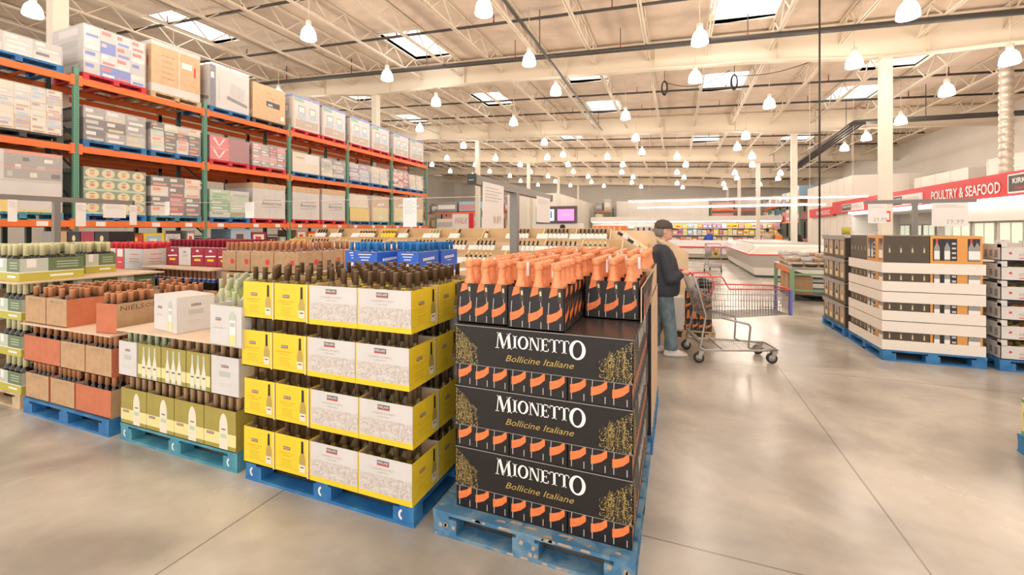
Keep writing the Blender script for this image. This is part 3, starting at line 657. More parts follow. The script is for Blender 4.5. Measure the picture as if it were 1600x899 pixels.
for k in range(3):
    z = .14+.347*k
    for j in range(5):
        for i in range(3):
            x = MX0+.006+i*.325; yy = MY0+.006+j*.225
            if 0 < j and i < 2 and False: continue
            carton('black sparkling wine carton in the %s tier of the near stack, %s, %s' % (TIER[k], fb(j, 5), lr(i, 3)), x, x+.322, yy, yy+.222, z, .30, dict(f='black'), group='black cartons under the printed covers', open_top=False,
                   deco=([('f', d_bottles(3, tagm=False))] if j == 0 else [])+([('r', d_bottles(2, tagm=False))] if i == 2 else []))
    b = MB(); w_, d_, ch = MX1-MX0, MY1-MY0, .222; zt = .345
    for (a0, a1, c0, c1) in ((0, w_, 0, .004), (0, w_, d_-.004, d_), (0, .004, 0, d_), (w_-.004, w_, 0, d_)): b.box(a0, a1, c0, c1, zt-ch, zt, 'black')
    b.box(0, w_, 0, d_, zt-.004, zt+.001, 'blacktop')
    F = Face((0, 0, zt-ch), (1, 0, 0), (0, 0, 1)); mionetto(b, F, w_*.255, ch*.50, w_*.46)
    b.ftext(F, 'Bollicine Italiane', w_*.505, ch*.2, .034, 'gold', shear=.45, wid=w_*.38, res=2)
    vines(b, F, .004, w_*.145, ch, False, 3); vines(b, F, w_*.83, w_-.004, ch, True, 4)
    G = Face((w_, 0, zt-ch), (0, 1, 0), (0, 0, 1)); mionetto(b, G, d_*.25, ch*.42, d_*.46); vines(b, G, .01, .16, ch, False, 5)
    for q in range(9): b.fpoly(G, [(.01+q*.125, ch-.004), (.05+q*.125, ch-.004), (.035+q*.125, ch-.06)], 'grey', .0006)
    for v0, v1 in ((ch-.004, ch), (0, .003)): b.frect(F, 0, w_, v0, v1, 'grey', .0008)
    tag(b.build('carton_cover', None, (MX0, MY0, z)), 'black cover sleeve with white lettering and gold vines, %s of three' % ['lowest', 'middle', 'top'][k], 'carton cover', 'black cover sleeves')
ZT = .14+.347*3+.002
g = 'orange-foiled sparkling wine bottles on the black stack'
for (i, x, ys, nm) in ((0, -1.195, [2.20+.218*k for k in range(5)], 'left'), (1, -.862, [2.165+.218*k for k in range(5)], 'middle'), (2, -.525, [2.60+.218*k for k in range(3)], 'right')):
    for k, y in enumerate(ys):
        wh = 'the black stack, %s file, %s carton' % (nm, ['nearest', 'second', 'third', 'fourth', 'rearmost'][k])
        carton('black printed-bottle carton topping the near stack, %s file, %s' % (nm, ['nearest', 'second back', 'third back', 'fourth back', 'rearmost'][k]), x, x+.315, y, y+.213, ZT, .228, dict(f='black'), group='black open cartons on the near stack', inner='black',
               deco=[('f', d_bottles(3)), ('r', d_bottles(2, tagm=False))])
        rr = random.Random(i*10+k)
        fill(B_SP, x+.004, x+.311, y+.004, y+.209, ZT+.007, 3, 2, 'orange-foiled bottle', wh, g, alt=B_SPT, rnd=rr, skip=.0 if k == 0 else .16)
# tall cardboard tray wall standing along the right rear
b = MB()
b.hexa([(-.196, 2.56, ZT), (-.19, 2.56, ZT), (-.19, 3.28, ZT), (-.196, 3.28, ZT)], [(-.196, 2.56, ZT+.20), (-.19, 2.56, ZT+.20), (-.165, 3.28, ZT+.235), (-.171, 3.28, ZT+.235)], 'kraftlt')
b.hexa([(-.19, 2.56, ZT), (-.188, 2.56, ZT), (-.188, 3.28, ZT), (-.19, 3.28, ZT)], [(-.19, 2.56, ZT+.199), (-.186, 2.56, ZT+.199), (-.161, 3.28, ZT+.234), (-.165, 3.28, ZT+.234)], 'black')
b.box(-.52, -.17, 3.275, 3.285, ZT, ZT+.25, 'kraftlt')
F = Face((-.183, 2.56, ZT), (0, 1, 0), (0.02, 0, 1))
for q in range(6): b.fpoly(F, [(.02+q*.12, .01), (.09+q*.12, .01), (.08+q*.12, .16), (.03+q*.12, .17)], 'grey' if q % 2 else 'orange', .004)
tag(b.build('cardboard_tray_wall'), 'tall leftover cardboard tray side standing at the right edge of the black stack', 'carton')
# second sparkling pallet behind, tan board edges
make_pallet('wooden_pallet', 'blue wooden pallet behind the black sparkling wine stack', -1.2, -.175, 3.42, 4.55, 0, 'bluep', True, 'pallets standing on the floor')
for k in range(3):
    z = .14+.347*k
    for j in range(2):
        for i in range(2): carton('kraft-sided sparkling wine carton in the %s tier behind the near stack, %s, %s' % (TIER[k], ['front', 'rear'][j], ['left', 'right'][i]), -1.19+i*.505, -.69+i*.505, 3.43+j*.56, 3.985+j*.56, z, .343, dict(f='black', r='kraftlt'), group='cartons of the stack behind', open_top=False, deco=[('r', d_lines('silver', 3))] if i else [])
for i in range(3):
    for k in range(4):
        x, y = -1.18+.332*i, 3.45+.26*k; nm = ['left', 'middle', 'right'][i]; po = ['nearest', 'second back', 'third back', 'rearmost'][k]
        carton('kraft and black open carton on the rear sparkling stack, %s file, %s' % (nm, po), x, x+.325, y, y+.25, ZT, .2, dict(f='black', r='kraftlt'), group='open cartons on the rear sparkling stack', inner='kraft')
        fill(B_SP, x+.004, x+.32, y+.004, y+.246, ZT+.007, 3, 2, 'orange-foiled bottle', 'rear sparkling stack, %s file, %s' % (nm, po), 'orange-foiled bottles on the rear sparkling stack', alt=B_SPT, skip=.1)

# ================================================================ YELLOW AND WHITE CHARDONNAY PALLET
make_pallet('wooden_pallet', 'blue wooden pallet with a white ring mark under the yellow carton stack', -2.78, -1.41, 2.08, 3.18, 0, 'bluep', True, 'pallets standing on the floor', True)
g = 'dark chardonnay bottles in the yellow and white cartons'
for k in range(4):
    z = .14+.328*k; jx = [0, .004, -.02, -.006][k]; L = 'top' if k == 3 else TIER[k]
    lay = [(-2.755, -2.47, 2.05, 2.43, 'y', 'far left yellow'), (-2.465, -2.175, 2.05, 2.43, 'y', 'second yellow from left'), (-2.165, -1.785, 2.05, 2.33, 'w', 'left white'), (-1.782, -1.40, 2.05, 2.33, 'w', 'right corner white'),
           (-2.755, -2.47, 2.44, 2.82, 'y', 'left back yellow'), (-2.465, -2.175, 2.44, 2.82, 'y', 'inner back yellow'), (-2.165, -1.785, 2.34, 2.62, 'w', 'second-row inner'), (-1.782, -1.40, 2.34, 2.62, 'w', 'second-row right'),
           (-2.165, -1.785, 2.63, 2.91, 'w', 'third-row inner'), (-1.782, -1.40, 2.63, 2.91, 'w', 'third-row right')]
    for n_, (x0, x1, y0, y1, kind, nm) in enumerate(lay):
        x0 += jx; x1 += jx
        if kind == 'y': dc = [('f', d_yellow())] if n_ < 2 else []; fc = dict(f='yellow', r='yellow'); nx, ny = 3, 4
        else: dc = ([('f', d_white)] if n_ < 4 else [])+[('r', d_yellow())]; fc = dict(f='white', r='yellow'); nx, ny = 4, 3
        if kind == 'w' and not x1 > -1.5: dc = dc[:1] if n_ < 4 else []
        carton('%s vineyard carton, %s place, %s tier of yellow stack' % ('yellow' if kind == 'y' else 'white and yellow', nm.replace(' yellow', '').replace(' white', ''), L), x0, x1, y0, y1, z, .326 if k < 3 and (n_ > 3 and nm != 'second-row right') else .245, fc, group='yellow and white chardonnay cartons', deco=dc)
        rows = None
        if k < 3:
            if n_ < 4: rows = (0, 1) if kind == 'w' else (0,)
            elif nm in ('second-row right',): rows = (0, 1, 2)
            else: continue
        bb = B_CH if k == 3 else B_NK
        fill(bb, x0+.006, x1-.006, y0+.006, y1-.006, z+.007, nx, ny, 'dark wine bottle', '%s carton, %s yellow tier' % (nm.replace(' yellow', ''), L), g, rows=rows, alt=B_CHY if k == 3 else None, skip=.35 if k == 3 and n_ not in (3, 7) else 0)

# ================================================================ OLIVE AND WHITE PINOT PALLET
make_pallet('wooden_pallet', 'teal wooden pallet under the olive pinot cartons', -4.26, -2.89, 2.1, 3.2, 0, 'tealp', True, 'pallets standing on the floor', True)
g = 'green-capped pinot bottles on the olive stack'
for i in range(4):
    x0 = -4.25+.338*i
    for j in range(3):
        carton('olive carton with oval bottle print, bottom tier, %s, %s' % (lr(i, 4), fb(j, 3)), x0, x0+.335, 2.1+.36*j, 2.455+.36*j, .14, .388 if j else .29, dict(f='olive'), group='olive pinot cartons', deco=[('f', d_oval)] if j == 0 else [])
    fill(B_PK, x0+.006, x0+.33, 2.11, 2.30, .147, 4, 2, 'pinot bottle', 'bottom olive tier, %s carton' % lr(i, 4), g)
for i, (x0, x1, kd) in enumerate(((-4.28, -4.04, 'w'), (-4.025, -3.735, 'o'), (-3.73, -3.44, 'o'), (-3.435, -3.17, 'o'), (-3.16, -2.87, 'w'))):
    nm = ['left end', 'second from left', 'centre', 'second from right', 'right end'][i]
    for j in range(3):
        carton('%s pinot carton, second tier of olive stack, %s, %s' % ('white' if kd == 'w' else 'olive three-bottle', nm, fb(j, 3)), x0, x1, 2.1+.36*j, 2.455+.36*j, .53, .363 if j else .28, dict(f='white' if kd == 'w' else 'olive', r='white' if kd == 'w' else 'olive'), group='second tier pinot cartons', deco=[('f', d_plainlabel if kd == 'w' else d_olive3)] if j == 0 else [])
    fill(B_PG if i < 2 else B_PK, x0+.006, x1-.006, 2.11, 2.30, .537, 3, 2, 'pinot bottle', 'second olive tier, %s carton' % nm, g)
b = MB(); b.box(-4.27, -2.86, 2.08, 3.2, .895, .91, 'board'); tag(b.build('slip_sheet'), 'tan cardboard sheet topping the olive pinot stack', 'board')
ZB = .912
def rotcart(label, x, y, w_, d_, h, z, rz, faces, deco=None, open_top=True, group=None, inner='kraftlt'):
    return carton(label, x, x+w_, y, y+d_, z, h, faces, rz=rz, deco=deco, open_top=open_top, group=group, inner=inner)
rotcart('closed-looking white pinot box turned askew on the olive stack board', -4.0, 2.2, .40, .26, .28, ZB, -.16, dict(f='white'), [('f', d_pinot), ('r', d_plainlabel)], False)
rotcart('white pinot box overhanging the front right of the olive stack', -3.08, 2.04, .33, .27, .28, ZB, -.03, dict(f='white'), [('f', d_pinot)], True, inner='white')
fill(B_PG, -2.98, -2.76, 2.05, 2.28, ZB+.007, 2, 2, 'green-capped bottle', 'the overhanging white box', g, rnd=random.Random(1))
place(B_PG, (-3.22, 2.22, ZB), 0, 'single clear green bottle standing loose on the tan board between two white boxes', g)
for i, (x, y) in enumerate(((-3.86, 2.56), (-3.52, 2.46), (-3.86, 2.88), (-3.52, 2.79), (-4.22, 2.88))):
    nm = ['near left', 'near right', 'rear left', 'rear right', 'far left rear'][i]
    carton('white open pinot carton on the olive stack board, %s one of those behind' % nm, x, x+.32, y, y+.3, ZB, .22, dict(f='white'), group='white open cartons on the olive stack', inner='white', deco=[('f', d_plainlabel)])
    fill(B_PG, x+.006, x+.314, y+.006, y+.294, ZB+.007, 3, 3, 'green-capped bottle', '%s white carton, olive stack' % nm, g)

# ================================================================ KRAFT AND TERRACOTTA PALLET
make_pallet('wooden_pallet', 'bright blue wooden pallet under the kraft and terracotta cartons', -5.74, -4.38, 2.08, 3.2, 0, 'bluep', True, 'pallets standing on the floor')
g = 'copper-capped red wine bottles on the kraft stack'
defs = [(.14, .235, [(-5.81, -5.41, 'kraft'), (-5.38, -4.99, 'kraft'), (-4.97, -4.45, 'terra')]), (.485, .24, [(-5.84, -5.22, 'terra'), (-5.21, -4.83, 'kraft'), (-4.82, -4.44, 'kraft')])]
for k, (z, h, cs) in enumerate(defs):
    for i, (x0, x1, m) in enumerate(cs):
        x0 += .06; x1 += .06
        for j in range(3):
            carton('%s wine carton in the %s tier of the kraft stack, %s, %s' % ('terracotta' if m == 'terra' else 'kraft', TIER[k], lr(i, 3), fb(j, 3)), x0, x1, 2.1+.365*j, 2.46+.365*j, z, .343 if j else h, dict(f=m, r='kraft' if m == 'terra' else 'terra'), group='kraft and terracotta cartons', deco=[('f', d_text('NIELSON', 'kraftlt' if m == 'terra' else 'chip', .84, .1, .5))] if j == 0 and m == 'kraft' else [])
        fill(B_RED, x0+.01, x1-.01, 2.11, 2.3, z+.007, 5, 2, 'copper-capped bottle', '%s kraft tier, %s carton' % (TIER[k], lr(i, 3)), g)
b = MB(); b.box(-5.76, -4.34, 2.07, 3.2, .832, .845, 'board'); tag(b.build('slip_sheet'), 'tan cardboard sheet under the top kraft cartons', 'board')
ZK = .846
for i, (x0, x1, y0, y1, nm, nx, ny) in enumerate(((-5.76, -5.4, 2.1, 2.42, 'front left', 4, 3), (-5.39, -5.05, 2.1, 2.42, 'front second', 4, 3), (-5.76, -5.4, 2.44, 2.78, 'middle left', 4, 3), (-5.39, -5.05, 2.44, 2.78, 'middle second', 4, 3), (-5.0, -4.68, 2.56, 2.9, 'middle right', 3, 3), (-4.67, -4.36, 2.62, 2.96, 'right rear', 3, 3), (-5.4, -5.02, 2.82, 3.18, 'rear second', 3, 3))):
    carton('open kraft carton with terracotta side on top of the kraft stack, %s' % nm, x0, x1, y0, y1, ZK, .25, dict(f='kraft', r='terra' if i in (0, 1, 3) else 'kraft'), group='open kraft cartons on top', deco=[('f', d_text('NIELSON', 'chip', .82, .12, .6))])
    fill(B_RED, x0+.006, x1-.006, y0+.006, y1-.006, ZK+.007, nx, ny, 'copper-capped bottle', '%s carton atop kraft stack' % nm, g, skip=.1)
rotcart('kraft carton with terracotta end and large lettering, front of the kraft stack', -4.60, 2.10, .235, .36, .25, ZK, .12, dict(f='terra', r='kraft'), [('r', d_text('NIELSON', 'ink', .74, .17, .85))])
fill(B_RED, -4.59, -4.375, 2.11, 2.45, ZK+.007, 3, 4, 'copper-capped bottle', 'the lettered carton, kraft stack', g, rot=.12, o=(-4.6, 2.1))

# ================================================================ GREEN AND LIME PALLET, far left
make_pallet('wooden_pallet', 'raw wood pallet under the green and lime cartons at the left edge', -7.2, -5.86, 2.1, 3.25, 0, 'woodp', True, 'pallets standing on the floor')
def d_green(b, F, w_, h):
    b.frect(F, 0, w_, 0, h*.36, 'limecard'); b.frect(F, 0, w_, h*.36, h*.40, 'paper'); b.frect(F, 0, w_*.42, h*.40, h, 'greygreen'); b.frect(F, w_*.1, w_*.24, h*.6, h*.98, 'paper', .001)
    for i in range(3): b.frect(F, w_*.55, w_*.9, h*(.55+.12*i), h*(.55+.12*i)+h*.04, 'greygreen', .001)
    b.frect(F, w_*.45, w_*.82, h*.14, h*.24, 'paper', .001)
g = 'cream-capped bottles on the green stack'
for k in range(3):
    z = .14+.353*k
    for i in range(3):
        for j in range(3):
            x0 = -7.19+.446*i; carton('green and lime carton, %s tier of the left edge stack, %s, %s' % (TIER[k], lr(i, 3), fb(j, 3)), x0, x0+.44, 2.11+.375*j, 2.48+.375*j, z, .2 if j == 0 else .35, dict(f='greencard'), group='green and lime cartons', deco=([('f', d_green)] if j == 0 else [])+([('r', d_green)] if i == 2 else []))
        if i == 2: fill(B_CR, x0+.01, x0+.43, 2.12, 2.47, z+.007, 4, 4, 'cream-capped bottle', 'right carton, %s green tier' % TIER[k], g)
b = MB(); b.box(-7.25, -5.8, 2.06, 3.3, 1.2, 1.215, 'board'); tag(b.build('slip_sheet'), 'tan cardboard sheet topping the green and lime stack at the left', 'board')
for i, (x0, x1, y0, y1, nm) in enumerate(((-7.2, -6.78, 2.12, 2.6, 'left'), (-6.77, -6.35, 2.12, 2.6, 'middle'), (-6.34, -5.92, 2.12, 2.6, 'right'), (-6.62, -6.3, 2.78, 3.06, 'rear'), (-7.2, -6.78, 2.62, 2.98, 'left rear'), (-7.2, -6.78, 3.0, 3.28, 'far rear'))):
    carton('open green and lime carton on the board at the left edge, %s one' % nm, x0, x1, y0, y1, 1.216, .22, dict(f='greencard'), group='open green cartons on the board', deco=[('f', d_green), ('r', d_green)])
    fill(B_CR, x0+.008, x1-.008, y0+.008, y1-.008, 1.223, 4, 4 if i != 3 else 3, 'cream-capped bottle', '%s green carton, left board' % nm, g, skip=.08)
# ================================================================ SECOND ROW OF PALLETS (Y 3.6 and beyond)
def base_stack(nm, x0, x1, y0, y1, ztop, m, mr, tiers=3, nx=3, word='', pal='bluep', pword='blue', deco=None):
    make_pallet('wooden_pallet', '%s wooden pallet under the %s in the second row' % (pword, nm), x0, x1, y0, y1, 0, pal, False, 'pallets standing on the floor')
    h = (ztop-.145)/tiers
    for k in range(tiers):
        for i in range(nx):
            w_ = (x1-x0)/nx
            carton('%s carton under the %s, %s tier, %s' % (word, nm, TIER[min(k, 3)], lr(i, nx)), x0+i*w_+.002, x0+(i+1)*w_-.002, y0+.01, y1-.01, .14+k*h, h-.004, dict(f=m, r=mr), group='cartons under the ' + nm, open_top=False, deco=deco)
mat('faded_maroon_print', (.28, .10, .07), .6, noise=.4, nscale=30); M_['chipred'] = MATS['faded_maroon_print']
# B1 red and white cartons with red-capped bottles
base_stack('red and white cartons', -8.3, -6.85, 3.62, 4.8, 1.135, 'red', 'white', word='red')
b = MB(); b.box(-8.3, -6.85, 3.62, 4.8, 1.135, 1.16, 'white'); tag(b.build('slip_sheet'), 'white tray sheet under the red and white cartons', 'board')
g = 'red-capped bottles in the red and white cartons'
def d_redlabel(b, F, w_, h): b.frect(F, w_*.15, w_*.85, h*.6, h*.98, 'paper'); b.frect(F, w_*.25, w_*.75, h*.32, h*.36, 'paper')
def d_script(b, F, w_, h):
    for v, a in ((.72, .1), (.5, .02), (.38, .02)): b.frect(F, w_*(.22+a), w_*.78, h*v, h*v+.008, 'redink'); b.frect(F, w_*.1, w_*.9, h*.3, h*.3+.003, 'inklt')
cs = [(-8.28, -8.08, 'white', d_script), (-8.06, -7.86, 'red', d_redlabel), (-7.84, -7.50, 'white', d_script), (-7.48, -7.30, 'red', d_redlabel), (-7.28, -6.86, 'white', d_script)]
for i, (x0, x1, m, fn) in enumerate(cs):
    for j in range(4):
        y = 3.64+.29*j; c = 'white' if m == 'white' else 'red'
        carton('%s open carton, %s of the red and white row, %s' % (c, lr(i, 5), fb(j, 4)), x0, x1, y, y+.285, 1.162, .29, dict(f=m, r='white'), group='red and white open cartons', deco=[('f', fn)]+([('r', d_script)] if i == 4 else []))
        if j < 3: fill(B_RR, x0+.006, x1-.006, y+.006, y+.28, 1.169, max(2, int((x1-x0)/.09)), 3, 'red-capped bottle', 'the %s red-and-white carton, %s' % (lr(i, 5), fb(j, 4)), g, rows=(0, 2) if j else (0, 1, 2))
# B2 maroon
base_stack('maroon cartons', -6.78, -5.42, 3.62, 4.8, .95, 'maroon', 'maroon', word='maroon')
g = 'maroon-capped bottles in the maroon cartons'
fill(B_OR, -6.70, -5.45, 3.64, 3.95, .845, 14, 3, 'dark bottle', 'the maroon tier below the board', 'dark bottles below the board', rows=(0,))
b = MB(); b.box(-6.8, -5.36, 3.55, 4.05, 1.205, 1.222, 'board'); b.box(-6.8, -5.36, 4.05, 4.8, 1.205, 1.222, 'board'); tag(b.build('slip_sheet'), 'tan board on top of the dark bottles in the second row', 'board')
def d_mar(b, F, w_, h):
    b.fpoly(F, [(w_*.5+.03*math.cos(k*PI/8), h*.78+.03*math.sin(k*PI/8)) for k in range(9)], 'paper'); b.fpoly(F, [(w_*.1, h*.5), (w_*.9, h*.53), (w_*.88, h*.6), (w_*.12, h*.57)], 'paper'); b.frect(F, w_*.25, w_*.75, h*.28, h*.4, 'yellow')
for i in range(5):
    for j in range(2):
        x0 = -6.72+.262*i; y = 3.85+.36*j
        carton('maroon open carton on the second-row board, %s, %s' % (lr(i, 5), fb(j, 2)), x0, x0+.255, y, y+.35, 1.223, .25, dict(f='maroon' if i != 1 else 'white', r='maroon'), group='maroon open cartons', deco=[('f', d_mar if i != 1 else d_plainlabel)])
        fill(B_MA, x0+.006, x0+.249, y+.006, y+.344, 1.23, 3, 4, 'maroon-capped bottle', 'the %s maroon carton, %s' % (lr(i, 5), fb(j, 2)), g, rows=(0, 1, 3))
# B3 kraft with red seals, copper caps
base_stack('kraft cartons with red seals', -5.34, -4.05, 3.66, 4.85, 1.2, 'kraft', 'kraft', word='kraft', nx=4, deco=[('f', lambda b, F, w_, h: b.fpoly(F, [(w_*.3, h*.25), (w_*.95, h*.2), (w_*.97, h*.88), (w_*.5, h*.92), (w_*.28, h*.7)], 'chipred'))])
g = 'copper-capped bottles in the red-seal cartons'
def d_seal(b, F, w_, h): d_disc('redink', .75, .5, .035)(b, F, w_, h); b.frect(F, w_*.15, w_*.5, h*.75, h*.82, 'chip'); b.frect(F, w_*.2, w_*.45, h*.4, h*.45, 'chip'); b.frect(F, w_*.3, w_*.7, h*.06, h*.2, 'chip')
for i, (x0, x1) in enumerate(((-5.33, -5.09), (-5.08, -4.84), (-4.83, -4.45), (-4.44, -4.06))):
    for j in range(3):
        y = 3.68+.36*j
        if j == 2 and i < 0: continue
        carton('kraft open carton with a red seal, %s, %s' % (lr(i, 4), fb(j, 3)), x0, x1, y, y+.35, 1.205, .25, dict(f='kraft'), group='kraft open cartons with red seals', deco=[('f', d_seal), ('r', d_seal)])
        fill(B_OR, x0+.006, x1-.006, y+.006, y+.344, 1.212, 3 if i < 2 else 4, 4, 'copper-capped bottle', 'the %s red-seal carton, %s' % (lr(i, 4), fb(j, 3)), g, rows=(0, 2))
# B4 blue
base_stack('blue cartons', -3.95, -2.45, 3.66, 4.85, .86, 'bluecard', 'bluecard', word='blue')
fill(B_BL, -3.9, -2.5, 3.68, 4.0, .863, 14, 3, 'blue-capped bottle', 'the tier below the white board', 'blue-capped bottles below the board', rows=(0,))
b = MB(); b.box(-3.98, -2.42, 3.62, 4.85, 1.205, 1.225, 'paper'); tag(b.build('slip_sheet'), 'white board carrying the blue cartons', 'board')
def d_blue1(b, F, w_, h): b.frect(F, w_*.25, w_*.68, h*.18, h*.46, 'paper'); b.frect(F, w_*.36, w_*.56, h*.26, h*.36, 'silver', .001); [b.frect(F, w_*(.2+.06*i), w_*(.75-.06*i), h*(.88-.12*i), h*(.92-.12*i), 'paper') for i in range(3)]
def d_blue2(b, F, w_, h): [b.frect(F, w_*(.2+.085*i), w_*(.265+.085*i), h*(.60+.006*i), h*(.72+.006*i), 'paper') for i in range(7)]; b.frect(F, w_*.35, w_*.62, h*.5, h*.53, 'paper'); b.frect(F, w_*.4, w_*.55, h*.28, h*.31, 'paper')
for i, (x0, x1, y0, y1) in enumerate(((-3.62, -3.34, 3.95, 4.3), (-3.30, -2.98, 3.72, 4.15), (-2.86, -2.58, 3.9, 4.3), (-3.3, -2.98, 4.3, 4.72), (-2.86, -2.58, 4.36, 4.75))):
    nm = ['left', 'middle front', 'right', 'middle rear', 'right rear'][i]
    carton('blue open carton on the white board, %s' % nm, x0, x1, y0, y1, 1.226, .25, dict(f='bluecard'), group='blue open cartons', deco=[('f', d_blue1), ('r', d_blue2)])
    fill(B_BL, x0+.006, x1-.006, y0+.006, y1-.006, 1.233, 3, 4, 'blue-capped bottle', 'the %s blue carton' % nm, 'blue-capped bottles in the blue cartons')
# dark cartons with round emblems, far left
base_stack('dark emblem cartons', -9.9, -8.75, 3.9, 5.0, 1.38, 'kraft', 'kraft', word='plain kraft')
for i, m in enumerate(('grey', 'kraft', 'black', 'maroon', 'black')):
    x0 = -10.4+.4*i
    carton('%s carton of the row below the orange beam at the left, %s' % ({'grey': 'dark grey', 'kraft': 'kraft', 'black': 'black emblem', 'maroon': 'maroon'}[m], lr(i, 5)), x0, x0+.38, 4.0, 4.35, 1.39 if x0 > -9.9 or 1 else 1.39, .3, dict(f=m, r='black'), group='mixed cartons at the left below the beam', open_top=False,
           deco=[('f', d_disc('goldlt', .5, .62, .05)), ('f', d_lines('goldlt', 1, .2, .85, .3, .3))] if m == 'black' else [])
base_stack('emblem cartons left end', -11.0, -9.92, 3.9, 5.0, 1.38, 'kraft', 'kraft', word='plain kraft', nx=2)
# sign posts
def sign_post(label, x, y, ya, yb, zt, cards):
    t = thing('sign_post', label, 'sign post', (0, 0, 0), 0, 'grey T-shaped sign posts')
    b = MB(); b.box(x-.035, x+.035, y-.035, y+.035, .012, zt-.07, 'postgrey'); b.build('post', t)
    b = MB(); b.box(x-.22, x+.22, y-.22, y+.22, 0, .012, 'postgrey'); b.build('base_plate', t)
    b = MB(); b.box(x-.03, x+.03, ya, yb, zt-.07, zt, 'postgrey'); b.build('crossbar', t)
    b = MB()
    for yy in (ya, yb):
        s = 1 if yy == yb else -1; b.box(x-.034, x+.034, min(yy, yy+s*.02), max(yy, yy+s*.02), zt-.074, zt+.004, 'rubber')
        b.box(x-.02, x+.02, min(yy+s*.02, yy+s*.023), max(yy+s*.02, yy+s*.023), zt-.045, zt-.04, 'silver')
    b.build('end_cap', t)
    return t
sign_post('grey T-shaped sign post standing between the blue cartons and the black stack', -1.42, 3.38+.35, 2.85, 4.9, 2.13, None)
def price_card(label, Fo, u, w_, h, price=None, lines=5, big=False):
    b = MB(); F = Face(Fo, u, (0, 0, 1)); n = F.n*.003
    pts = [F.p(0, 0), F.p(w_, 0), F.p(w_, h), F.p(0, h)]
    b.hexa([p-n for p in pts], [p for p in pts], 'paper')
    for i in range(lines): b.frect(F, w_*.1, w_*(.9 if i % 2 else .7), h*(.88-.07*i), h*(.90-.07*i), 'silver', .001)
    if price: b.ftext(F, price, w_*.66, h*.1, h*.2, 'inklt', .0015, res=1, off=.015)
    return tag(b.build('price_card'), label, 'card', 'hanging price cards')
price_card('large white card priced 8.89 hanging from the middle sign post crossbar', (-1.385, 2.96, 1.73), (0, 1, 0), .42, .36, '8.89')
price_card('white card hanging at the far end of the middle sign post crossbar', (-1.385, 4.3, 1.80), (0, 1, 0), .5, .28, None, 3)
sign_post('grey T-shaped sign post at the left between the front and back pallet rows', -8.5, 3.42, 2.5, 4.35, 2.2, None)
for i, (y, w_, h) in enumerate(((2.92, .09, .3), (3.62, .12, .36), (3.95, .30, .22), (4.3, .1, .33))):
    price_card('small white card on the left sign post crossbar, %s' % ['leftmost', 'second from left', 'wide one', 'far end'][i], (-8.465, y, 2.13-h), (0, 1, 0), w_, h, None, 4)
# wire with cards strung across
wy = lambda x: (x, 4.95, 2.2)
b = MB(); b.tube([(-8.5, 4.35, 2.18), (-6.9, 4.8, 2.16), (-5.2, 4.98, 2.16), (-3, 4.98, 2.15), (-1.42, 4.9, 2.13)], .004, 'steel', 6); tag(b.build('sign_wire'), 'thin wire strung between the two grey sign posts carrying cards', 'wire')
for i, (x, w_, h, zt) in enumerate(((-3.55, .22, .40, 2.158), (-6.5, .2, .26, 2.165), (-7.9, .12, .22, 2.18))):
    y = [4.975, 4.86, 4.50][i]
    price_card('white card on the thin wire, %s' % ['in front of the far rack bays', 'before the mattress cartons', 'before the green-print cartons'][i], (x, y, zt-h), (1, .0, 0), w_, h, None, 7)

# ================================================================ TALL ORANGE AND GREEN RACKS
RX, RB = -11.1, -12.2
PY_ = [-.32, 2.19, 4.76, 7.24, 9.75, 12.24, 14.79, 17.48]
LV = [1.9, 3.39, 4.75]
b = MB()
rk = thing('pallet_rack', 'tall orange and green pallet rack along the left side', 'rack')
for y in PY_[1:]:
    b = MB()
    b.box(RX-.08, RX, y-.04, y+.04, 0, 4.95, 'post'); b.box(RX-.12, RX+.04, y-.08, y+.08, 0, .01, 'postdk')
    z = .15
    while z < 4.75: b.box(RX-.001, RX+.001, y-.018, y-.008, z, z+.025, 'postdk'); b.box(RX-.001, RX+.001, y+.008, y+.018, z, z+.025, 'postdk'); z += .05
    b.build('upright_post', rk)
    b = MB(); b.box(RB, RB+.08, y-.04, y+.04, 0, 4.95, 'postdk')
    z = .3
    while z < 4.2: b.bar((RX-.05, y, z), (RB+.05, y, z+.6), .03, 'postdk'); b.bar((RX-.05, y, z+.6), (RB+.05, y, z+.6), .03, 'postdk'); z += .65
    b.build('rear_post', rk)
for y0, y1 in zip(PY_[1:], PY_[2:]):
    for z in LV:
        b = MB(); b.box(RX-.05, RX+.005, y0+.04, y1-.04, z-.125, z, 'beam'); b.box(RX-.06, RX+.01, y0+.03, y0+.09, z-.17, z+.04, 'beam'); b.box(RX-.06, RX+.01, y1-.09, y1-.03, z-.17, z+.04, 'beam')
        if z < 2:
            for q in (.3, 1.3, 2.0): b.box(RX+.005, RX+.007, y0+q, y0+q+.16, z-.11, z-.02, 'paper')
        b.build('front_beam', rk)
        b = MB(); b.box(RB, RB+.05, y0+.04, y1-.04, z-.125, z, 'beam')
        for q in (.5, 1.0, 1.5, 2.0): b.box(RB+.05, RX-.05, y0+q-.02, y0+q+.02, z-.05, z-.002, 'beam')
        b.build('rear_beam', rk)
r2 = thing('pallet_rack', 'second pallet rack run standing back to back behind the first', 'rack')
for y in PY_[1:]:
    b = MB(); b.box(-12.98, -12.9, y-.04, y+.04, 0, 4.95, 'postdk'); b.box(-14.0, -13.92, y-.04, y+.04, 0, 4.95, 'postdk'); b.build('upright_post', r2)
for z in LV:
    b = MB(); b.box(-12.95, -12.9, PY_[1], PY_[-1], z-.125, z, 'beam'); b.build('front_beam', r2)
    b = MB(); b.box(-13.98, -13.93, PY_[1], PY_[-1], z-.125, z, 'beam'); b.build('rear_beam', r2)
